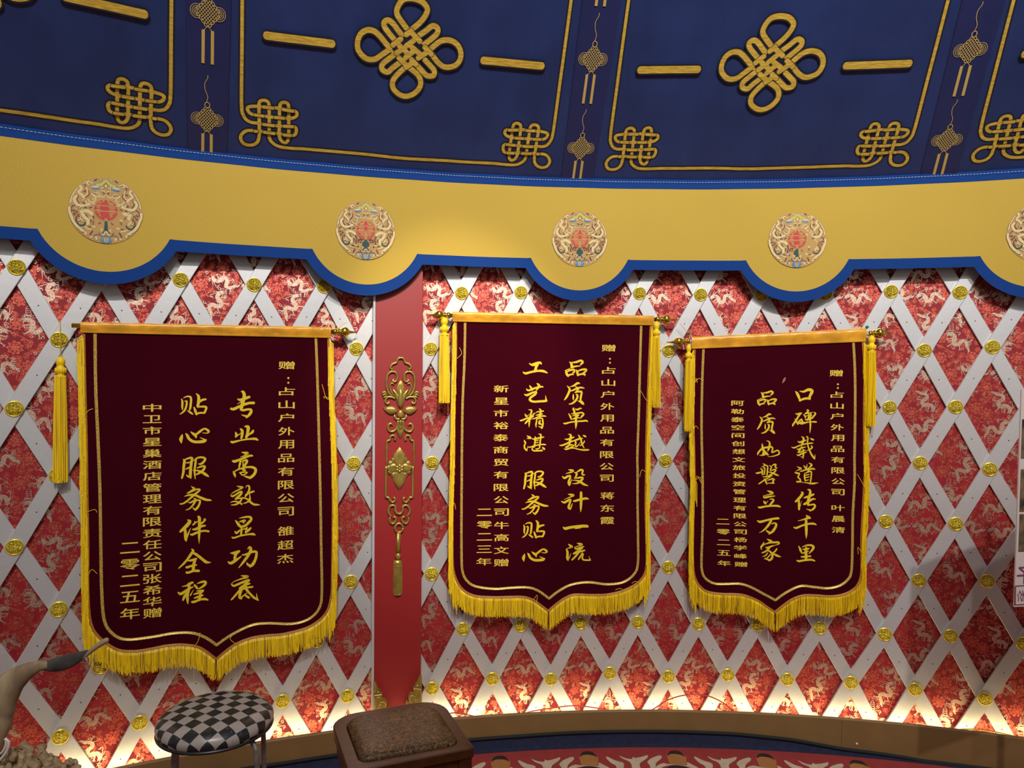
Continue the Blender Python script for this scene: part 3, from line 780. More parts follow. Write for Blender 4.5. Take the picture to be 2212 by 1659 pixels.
for _k in range(900):                                   # small cloud curls between the dragons
    _x, _y = _rm.uniform(250, 960), _rm.uniform(200, 1480)
    if math.hypot((_x - 970) / 745, (_y - 850) / 672) > .93 or math.hypot(_x - 970, _y - 830) < 285: continue
    if min(math.hypot(_x - a, _y - b) for a, b in _occ) < 52: continue
    _a = _rm.uniform(0, 6.28); _q = [(_x + (30 - 5 * j) * math.cos(_a + j * 1.1), _y + (30 - 5 * j) * math.sin(_a + j * 1.1)) for j in range(5)]; _occ.append((_x, _y))
    MED.append((('cream', 'cream', 'maroon')[_k % 3], (24, 20, 15)[_k % 3], _q))
MED.append(('teal', 60, [(972, 1090), (960, 1240)])); MED.append(('teal', 20, [(955, 1230), (900, 1310)]))


def medallion(th):
    mb = MB(*[M['md_' + k] for k in MEDM]); Rm = 0.0975; zc = 0.4725 + H
    mp = lambda lv: (lambda x, y: cyl(th + x / RVAL, zc + y, vr(th + x / RVAL, zc + y) - .0022 - lv))
    poly(mb, [(Rm * math.cos(a), Rm * math.sin(a)) for a in np.linspace(0, 6.2832, 49)[:-1]], mp(0), 0)
    lv = 0.00005
    for pas in (0, 1):
        for m, w, pts in MED:
            if pas == 0 and m not in ('cream', 'mblue', 'mgreen'): continue
            for sg in (-1, 1):
                q = []
                for x, y in pts:
                    nx = (x - 970) / 745 * Rm * 1.0; ny = (850 - y + .07 * (x - 970)) / 672 * Rm
                    l = math.hypot(nx, ny)
                    if l > Rm * .965: nx *= Rm * .965 / l; ny *= Rm * .965 / l
                    q.append((-nx * sg * -1, ny, (w + (16 if pas == 0 else 0)) / 745 * Rm))
                lv += .000009
                ribbon(mb, q, mp(lv), 2 if pas == 0 else MEDM.index(m), True, 3)
    rr = Rm * .315
    yc = .015 * Rm
    cir = lambda r_, lv, mi: poly(mb, [(r_ * math.cos(a), yc + r_ * math.sin(a)) for a in np.linspace(0, 6.2832, 37)[:-1]], mp(lv), mi)
    cir(rr * 1.06, lv + .0001, 0); cir(rr, lv + .0002, 3)
    z = lv + .0003
    for pts, w in (([(-1, .42), (1, .42)], .07), ([(-.98, -.12), (.98, -.12)], .07), ([(0, -.22), (0, -1)], .16), ([(-.20, 1), (-.20, .78)], .12), ([(.20, 1), (.20, .78)], .12), ([(-.62, .58), (-.2, .72)], .16), ([(.62, .58), (.2, .72)], .16),
                   ([(-.8, .26), (-.22, .26), (-.22, -.02), (-.8, -.02)], .09), ([(.8, .26), (.22, .26), (.22, -.02), (.8, -.02)], .09), ([(-.62, .17), (-.62, .06)], .05), ([(.62, .17), (.62, .06)], .05), ([(-.5, .12), (-.38, .12)], .05), ([(.5, .12), (.38, .12)], .05),
                   ([(-.75, -.28), (-.2, -.28), (-.2, -.72), (-.42, -.62), (-.58, -.45)], .08), ([(.75, -.28), (.2, -.28), (.2, -.72), (.42, -.62), (.58, -.45)], .08), ([(-.5, -.42), (-.34, -.42), (-.34, -.52)], .07), ([(.5, -.42), (.34, -.42), (.34, -.52)], .07)):
        ribbon(mb, [(x * rr, yc + y * rr, w * rr * 1.45) for x, y in pts], mp(z), 0, False, 1, False)
    return mb.build('medallion', root)


for s in scal[1:7]: medallion(s)

# ------------------------------------------------------------------ roof
CEIL = tag(thing('ceiling', 'steep navy satin tent roof printed with big gold rope knots', 'tent roof', cone(-.08, 0)), kind='structure')
PD = 0.3185; PC3 = 0.0772


def K3(x, y):                                          # enlarged view of the big knot on the panel right of centre
    t, s = conepx(1540 + x / 7.21, 20 + y / 7.21); return t - PC3, s


def KC(x, y):                                          # enlarged view of the corner knot at the left of the middle panel
    t, s = conepx(500 + x / 12.76, max(-50, 200 + y / 12.76)); return t + .2413, s


BIG = [[(900, 560), (800, 420), (780, 340), (830, 230), (920, 140), (1060, 112), (1190, 140), (1258, 220), (1240, 300), (1150, 420), (1030, 530), (880, 650)],
       [(1240, 820), (1400, 690), (1540, 650), (1660, 685), (1715, 780), (1700, 900), (1610, 1010), (1450, 1060), (1340, 1010), (1250, 900), (1150, 800)],
       [(930, 1060), (800, 1150), (650, 1290), (590, 1390), (600, 1480), (680, 1548), (780, 1560), (900, 1510), (1000, 1410), (1028, 1310), (990, 1220), (870, 1130)],
       [(590, 920), (480, 1000), (360, 1080), (230, 1080), (140, 980), (140, 860), (200, 740), (300, 672), (400, 672), (480, 730), (580, 850), (660, 920)],
       [(700, 760), (580, 610), (568, 530), (630, 488), (700, 520), (790, 640), (880, 740)], [(1080, 645), (1200, 560), (1310, 475), (1385, 495), (1375, 570), (1270, 670), (1090, 810)],
       [(1130, 990), (1200, 1060), (1258, 1130), (1240, 1205), (1140, 1222), (1060, 1150), (930, 1010)], [(740, 1080), (620, 1170), (540, 1240), (460, 1215), (470, 1140), (560, 1060), (750, 910)]]
BIGW = [[(660, 840), (800, 730)], [(860, 830), (1000, 720)], [(830, 1000), (965, 890)], [(1025, 980), (1170, 880)], [(820, 1140), (930, 1060)],
        [(985, 630), (1090, 730)], [(760, 830), (862, 920)], [(945, 825), (1060, 910)], [(730, 1010), (840, 1110)], [(1150, 800), (1250, 900)], [(700, 950), (770, 900)], [(880, 660), (980, 590)], [(920, 1010), (990, 1080)]]
CORN = [[(275, 60), (282, 400), (300, 560), (400, 740), (550, 820), (700, 840), (1000, 890), (1350, 920), (1650, 930), (1765, 965), (1790, 1060), (1730, 1175), (1560, 1170), (1300, 1130), (1000, 1090), (700, 1060), (450, 1045), (310, 1120), (250, 1250), (330, 1400), (500, 1450), (660, 1410), (745, 1300), (765, 1100), (765, 700), (760, 310), (830, 220), (950, 222), (1030, 310), (1040, 600), (1040, 1000), (1040, 1200), (1100, 1350), (1300, 1480), (1600, 1530), (1960, 1550)],
        [(700, 378), (500, 388), (440, 450), (500, 560), (650, 620), (1000, 660), (1350, 700), (1650, 710), (1795, 640), (1780, 530), (1600, 480), (1300, 430), (1000, 410), (700, 378)],
        [(1320, 900), (1330, 400), (1380, 285), (1500, 275), (1578, 380), (1580, 800), (1570, 1250), (1500, 1375), (1390, 1340), (1320, 1200), (1320, 900)]]
CORNW = [[(880, 395), (1150, 430)], [(650, 615), (880, 648)], [(1200, 680), (1450, 705)], [(880, 870), (1170, 905)], [(1440, 920), (1690, 935)], [(640, 1055), (700, 1060)], [(1180, 1115), (1200, 1120)], [(900, 1078), (1180, 1115)], [(1440, 1150), (1640, 1172)], [(1420, 450), (1700, 500)]]
RB, RN = 0, 1


def strokes(mb, items, mp, ws, lv, halo=True, k=4):
    """rope strokes: dark halo, brown outline, gold face; mp(x, s, h)"""
    for mi, dw in ((3, .011), (2, .0042), (1, 0)):
        if mi == 3 and not halo: continue
        for pts in items:
            lv[0] += .000004
            ribbon(mb, [(x, s, ws + dw) for x, s in pts], lambda x, s: mp(x, s, lv[0]), mi, True, k)
        lv[0] += .00009


def loc2(pts, fn, s0=None):                            # angle offset -> metres along the arc at that height
    return [(t * RV, s) for t, s in (fn(*p) for p in pts)]


def panel(k):
    tc = PC3 + PD * (k - 2); hw = PD / 2
    mb = MB(M['navy'], M['rope'], M['ropedark'], M['ropehalo'])
    sag = lambda x, s: .006 * (1 + math.cos(math.pi * min(1, abs(x) / (hw * RV)))) * math.sin(min(1, max(0, s) / 1.2) * 1.57) * -1 + .0006 * math.sin(x * 31 + 1.3 * k) * math.exp(-max(s, 0) * 1.2)
    # x is arc length at the eave; strokes keep their angle
    mp = lambda x, s, h: cone(tc + x / RV, s, h + sag(x, s))
    xs = np.linspace(-hw * RV, hw * RV, 121); ss = np.concatenate([[-.05], np.linspace(0, 1.0, 51), np.linspace(1.1, 2.6, 10)])
    mb.grid([[mp(x, s, 0) for x in xs] for s in ss], 0)
    lv = [.0003]
    W_ = .0100
    c0 = loc2(CORN[0], KC); ropeL = [(-.1345 * RV, 1.16), (-.1345 * RV, .6)] + [(-.1335 * RV, .35), (c0[0][0], c0[0][1])]
    c0 = ropeL[2:] + c0[1:]
    both = []
    for sg in (1, -1):
        for pts in [c0] + [loc2(p, KC) for p in CORN[1:]]: both.append([(sg * x, s) for x, s in pts])
    both.append([(c0[-1][0] - .004, c0[-1][1]), (-.15, .056), (0, .052), (.15, .054), (-c0[-1][0] + .004, c0[-1][1])])
    for sg in (-1, 1): both.append([(sg * .1345 * RV, 1.2), (sg * .1345 * RV, .8), (sg * .1340 * RV, .5), (sg * .1335 * RV, .35)])
    strokes(mb, both, mp, W_, lv)
    for p in CORNW:
        for sg in (1, -1): strokes(mb, [[(sg * x, s) for x, s in loc2(p, KC)]], mp, W_, lv, False, 1)
    # knot in the middle and the dashes beside it
    poly(mb, [(x, s) for x, s in loc2([(900, 640), (1200, 820), (900, 1120), (640, 900)], K3)], lambda x, s: mp(x, s, lv[0] + .0003), 3)
    strokes(mb, [loc2(p, K3) for p in BIG], mp, .0165, lv)
    strokes(mb, [loc2(p, K3) for p in BIGW], mp, .0160, lv, False, 1)
    for sg in (-1, 1): strokes(mb, [[(sg * .1155 * RV, .397), (sg * .09 * RV, .399), (sg * .0635 * RV, .400)]], mp, .023, lv)
    return mb.build('roof_panel', CEIL)


for k in (0, 1, 2, 3): panel(k)

SKN = {0: [(452, 25), (449, 255)], 1: [(1273, 125), (1249, 317)], 2: [(2095, 105), (2045, 300)]}


def KS(x, y):
    t, s = conepx(1230 + x / 10.37, 80 + y / 10.37); t0, s0 = conepx(1273, 125); return (t - t0) * RV * (1 - s / SL) + .0 , s - s0


def strap(k):
    tc = -.3995 + PD * k + (.001 if k == 2 else 0); hw = .056
    mb = MB(M['strap'], M['line'])
    mp = lambda x, s, h: cone(tc + x / (RV * (1 - s / SL)), s, h + .004)
    ss = np.concatenate([[-.05], np.linspace(0, 1.0, 12), np.linspace(1.2, 2.5, 6)])
    mb.grid([[mp(x, s, h) for x, h in ((-hw - .004, -.006), (-hw, 0), (-hw + .003, .0015), (-hw + .008, .0004), (-hw + .011, .0014), (-hw + .014, 0.0004), (0, 0.0006), (hw - .014, .0004), (hw - .011, .0014), (hw - .008, .0004), (hw - .003, .0015), (hw, 0), (hw + .004, -.006))] for s in ss], 0)
    t, s1 = conepx(*SKN[k][0] if k in SKN else (1273, 125)); s2 = conepx(*SKN[k][1])[1] if k in SKN else s1 - .3
    per = s1 - s2; lv = [.0022]
    for n in range(-1, 3):
        sc = s1 + per * n

        def ln(pts, w, kk=1, cl=True):
            lv[0] += .000002
            q = [(x - .002, sc + s, w) for x, s in pts]
            if min(p[1] for p in q) < -.045: q = [(x, max(s, -.045), w_) for x, s, w_ in q]
            ribbon(mb, q, lambda x, s: mp(x, s, lv[0]), 1, False, kk, kk > 1)
        T, Lf, Rt, B = KS(475, 205), KS(240, 465), KS(645, 485), KS(408, 740)
        # centre the drawing on the strap
        ox = (Lf[0] + Rt[0]) / 2
        T, Lf, Rt, B = [(p[0] - ox, p[1]) for p in ((0 + ox, T[1]), Lf, Rt, (0 + ox, B[1]))]
        lerp = lambda a, b, t: (a[0] + (b[0] - a[0]) * t, a[1] + (b[1] - a[1]) * t)
        for q in np.linspace(0, 1, 8):
            ln([lerp(T, Lf, q), lerp(Rt, B, q)], .0016); ln([lerp(T, Rt, q), lerp(Lf, B, q)], .0018)
        for a, b, sg in ((T, Lf, 1), (T, Rt, -1), (B, Lf, -1), (B, Rt, 1)):
            for i in range(4):
                p, q = lerp(a, b, (i + .02) / 4.3), lerp(a, b, (i + 1) / 4.3); m = lerp(p, q, .5); d = (q[0] - p[0], q[1] - p[1]); l = math.hypot(*d)
                nx, ny = -d[1] / l, d[0] / l
                if nx * m[0] + ny * (m[1] - (T[1] + B[1]) / 2) < 0: nx, ny = -nx, -ny
                ln([p, (m[0] + nx * l * .5 - d[0] * .3, m[1] + ny * l * .5 - d[1] * .3), (m[0] + nx * l * .5 + d[0] * .3, m[1] + ny * l * .5 + d[1] * .3), q], .0022, 3)
        for c, sg in ((Lf, -1), (Rt, 1)):
            for r_ in (.0165, .0118, .0075, .0038): ln([(c[0] + sg * r_ * math.cos(a), c[1] + r_ * 1.15 * math.sin(a)) for a in np.linspace(-2.1, 2.1, 9)], .0016, 2)
        ln([(.0068 * math.cos(a), T[1] + .009 + .0085 * math.sin(a)) for a in np.linspace(0, 6.2832, 13)], .0024, 2)
        ln([(-.002, T[1] + .018), (.001, T[1] + .035), (-.006, T[1] + .055), (-.007, T[1] + .075), (0, T[1] + .09), (.001, T[1] + .10)], .0018, 3)
        for sg in (-1, 1):
            ln([(0, B[1]), (sg * .011, B[1] - .012)], .0016); ln([(sg * .012, B[1] - .011), (sg * .0125, B[1] - .106)], .0085)
    return mb.build('roof_strap', CEIL)


for k in (0, 1, 2, 3): strap(k)

# ------------------------------------------------------------------ baseboard, light strip, cables
RB_, ZBB = 3.80, -1.19 + H
TJ = cylpx(1818, 1580, RB_)[0]
for nm, a, b in (('baseboard_left', -0.80, TJ - .0001), ('baseboard_right', TJ + .0001, 0.55)):
    mb = MB(M['skirt']); T = np.linspace(a, b, max(8, int((b - a) * 60)))
    mb.grid([[cyl(t, z, r_) for t in T] for r_, z in ((RB_ + .014, 0.0), (RB_ + .014, ZBB), (RB_ + .001, ZBB), (RB_, ZBB - .0015), (RB_, 0.0))])
    for t in (T[0], T[-1]): mb.add([cyl(t, z, r_) for r_, z in ((RB_ + .014, 0.0), (RB_ + .014, ZBB), (RB_, ZBB), (RB_, 0.0))], [(0, 1, 2, 3)])
    b_ = tag(mb.build(nm), 'curved tan baseboard %s of its joint along the foot of the lattice' % nm[10:], kind='structure')
    if nm.endswith('right'):
        s = cylpx(1851, 1607, RB_); mb = MB(M['chrome']); mb.lathe(cyl(s[0], s[1], RB_), (-math.sin(s[0]), -math.cos(s[0]), 0), [(0, .0045), (.002, .004), (.0026, .002), (.0015, 0)], 12); mb.build('screw', b_, True)
mb = MB(M['carpetblack']); mb.grid([[cyl(t, z, RB_ + .0145) for t in (TJ - .004, TJ + .004)] for z in (0.0, ZBB - .002)]); adopt(mb.build('joint_light_block'), bpy.data.objects['baseboard_right'])  # black strip added behind the joint; stops the light strip shining through
mb = MB(M['led']); T = np.linspace(-0.79, 0.54, 90)
mb.grid([[cyl(t, z, r_) for t in T] for r_, z in ((RB_ + .020, .060), (RB_ + .020, .068), (RB_ + .028, .068), (RB_ + .028, .060))], 0, False)
o = tag(mb.build('light_strip'), 'glowing warm white light strip tucked behind the tan baseboard', 'light strip')


def cable(name, px, label, m, r0=RB_ + .03, rad=.0022):
    pts = []
    for i, (x, y, dr) in enumerate(px):
        t, z = cylpx(x, y, r0 + dr); pts.append(cyl(t, z, r0 + dr))
    mb = MB(m); mb.tube(catmull(pts, 6), rad, 8)
    tag(mb.build(name, None, True), label, 'cable', 'cables behind the baseboard')


cable('power_cable', [(955, 1560, 0), (973, 1541, .01), (1003, 1543, .01), (1031, 1550, .01), (1050, 1562, 0)], 'short red cable behind the baseboard just right of the wooden stool', M['redcable'])
cable('power_cable', [(1110, 1552, 0), (1141, 1538.6, .01), (1180, 1531.5, .015), (1229, 1525, .02), (1264, 1526, .02), (1310, 1534, .015), (1345, 1548, 0)], 'red cable arching above the baseboard under the middle pennant', M['redcable'])
cable('power_cable', [(1375, 1550, 0), (1409, 1533, .01), (1444, 1512, .02), (1480, 1501.5, .02), (1519, 1501, .02), (1553, 1513, .015), (1576, 1530, .01), (1590, 1550, 0)], 'red cable looping highest above the baseboard between the right pennants', M['redcable'])
cable('power_cable', [(2050, 1584, 0), (2075, 1576, .005), (2111, 1576, .008), (2154, 1582, .005), (2203, 1594, 0), (2240, 1612, 0)], 'yellow cable lying on the baseboard at the far right', M['yellowcable'])

# ------------------------------------------------------------------ floor and felt carpet
mb = MB(M['floor']); mb.add([cyl(a, -0.004, 4.0) for a in np.linspace(0, 6.2832, 97)[:-1]], [tuple(range(96))])
tag(mb.build('floor'), 'plain dark floor under the felt carpet', kind='structure')
EDGE = [(541, 1655), (620, 1644), (1012, 1595), (1120, 1587), (1229, 1580), (1330, 1577), (1450, 1577), (1587, 1582), (1711, 1595), (1818, 1614.6), (1922, 1628), (1997, 1640.7), (2126, 1656.5)]
eth, ez = zip(*[cylpx(x, y, RB_ - .003) for x, y in EDGE])
REDR = [math.hypot(p[0] - CX, p[1] - CY) for p in (floorpx(x, y, .004) for x, y in ((1024, 1627), (1243, 1614.6), (1447, 1611), (1599, 1618), (1810, 1637), (1997, 1658)))]
rred = sum(REDR) / len(REDR)
root = thing('carpet', 'felt carpet with navy border and brick red field of cream and ochre figures', 'carpet', cyl(-.05, 0.0, 3.4))
T = np.linspace(-0.75, 0.5, 240)
zc = lambda t: float(np.interp(t, eth, ez))
mb = MB(M['carpetnavy'], M['carpetblack'])
rows = []
for f in np.linspace(0, 1, 9):
    rr = rred + (RB_ - .004 - rred) * f
    rows.append([cyl(t, .005 + max(0, zc(t) - .012) * max(0, (f - .35) / .65) ** 2.2, rr) for t in T])
mb.grid(rows, 0)
mb.tube([cyl(t, zc(t) - .004, RB_ - .006) for t in T], .0058, 8, 1)
mb.build('navy_border', root, True)
mb = MB(M['carpetred'])
mb.grid([[cyl(t, .005, r_) for t in np.linspace(-1.3, 1.1, 120)] for r_ in np.linspace(1.2, rred + .0005, 8)])
mb.build('red_field', root)
pats = {'cream': [], 'brown': [], 'dark': []}


def Z9(x, y): return floorpx(950 + x / 4.022, 1540 + y / 4.022, .0055)


t_a = floorpx(1080.5, 1647); t_b = floorpx(1462, 1640)
thA = math.atan2(t_a[0] - CX, t_a[1] - CY); thB = math.atan2(t_b[0] - CX, t_b[1] - CY); dT = (thB - thA) / 2
HEAD = [(456, 412), (600, 412), (606, 470), (590, 500), (470, 500), (452, 470)]
CAP = [(450, 428), (470, 390), (500, 377), (530, 375), (570, 383), (602, 425), (575, 412), (525, 405), (480, 410)]
COLL = [(440, 500), (400, 498), (330, 540), (270, 640), (300, 660), (360, 560), (430, 520), (530, 505), (640, 520), (720, 570), (760, 660), (790, 640), (740, 540), (660, 490), (610, 470), (600, 500)]
BODY = [(400, 560), (470, 515), (530, 508), (600, 515), (670, 560), (640, 570), (590, 545), (580, 640), (480, 640), (470, 545), (430, 570)]
LILY = [(795, 400), (850, 420), (905, 425), (915, 405), (935, 415), (1000, 400), (1045, 385), (1035, 415), (985, 450), (970, 480), (990, 560), (1000, 640), (870, 640), (885, 560), (900, 490), (880, 450), (830, 430)]
ARML = [(680, 425), (695, 415), (760, 445), (825, 462), (830, 500), (800, 600), (760, 600), (765, 500), (720, 470)]
ARMR = [(1165, 390), (1160, 412), (1115, 452), (1105, 500), (1090, 600), (1050, 600), (1060, 490), (1038, 450), (1070, 415), (1140, 385)]
mbs = {'cream': MB(M['carpetcream']), 'ochre': MB(M['carpetbrown']), 'dark': MB(M['carpetdark'])}
for n in range(-4, 8):
    for key, sh, h in (('cream', COLL, 0), ('dark', BODY, .0003), ('ochre', HEAD, .0006), ('dark', CAP, .0009), ('cream', LILY, .0002), ('cream', ARML, .0004), ('cream', ARMR, .0005)):
        pts = []
        for x, y in catmull(sh, 3, True):
            p = Z9(x, y); t = math.atan2(p[0] - CX, p[1] - CY) + n * dT; r_ = math.hypot(p[0] - CX, p[1] - CY); pts.append(cyl(t, .0058 + h, r_))
        mbs[key].add(pts, [tuple(range(len(pts)))])
for key in mbs: mbs[key].build(key + '_pattern', root)

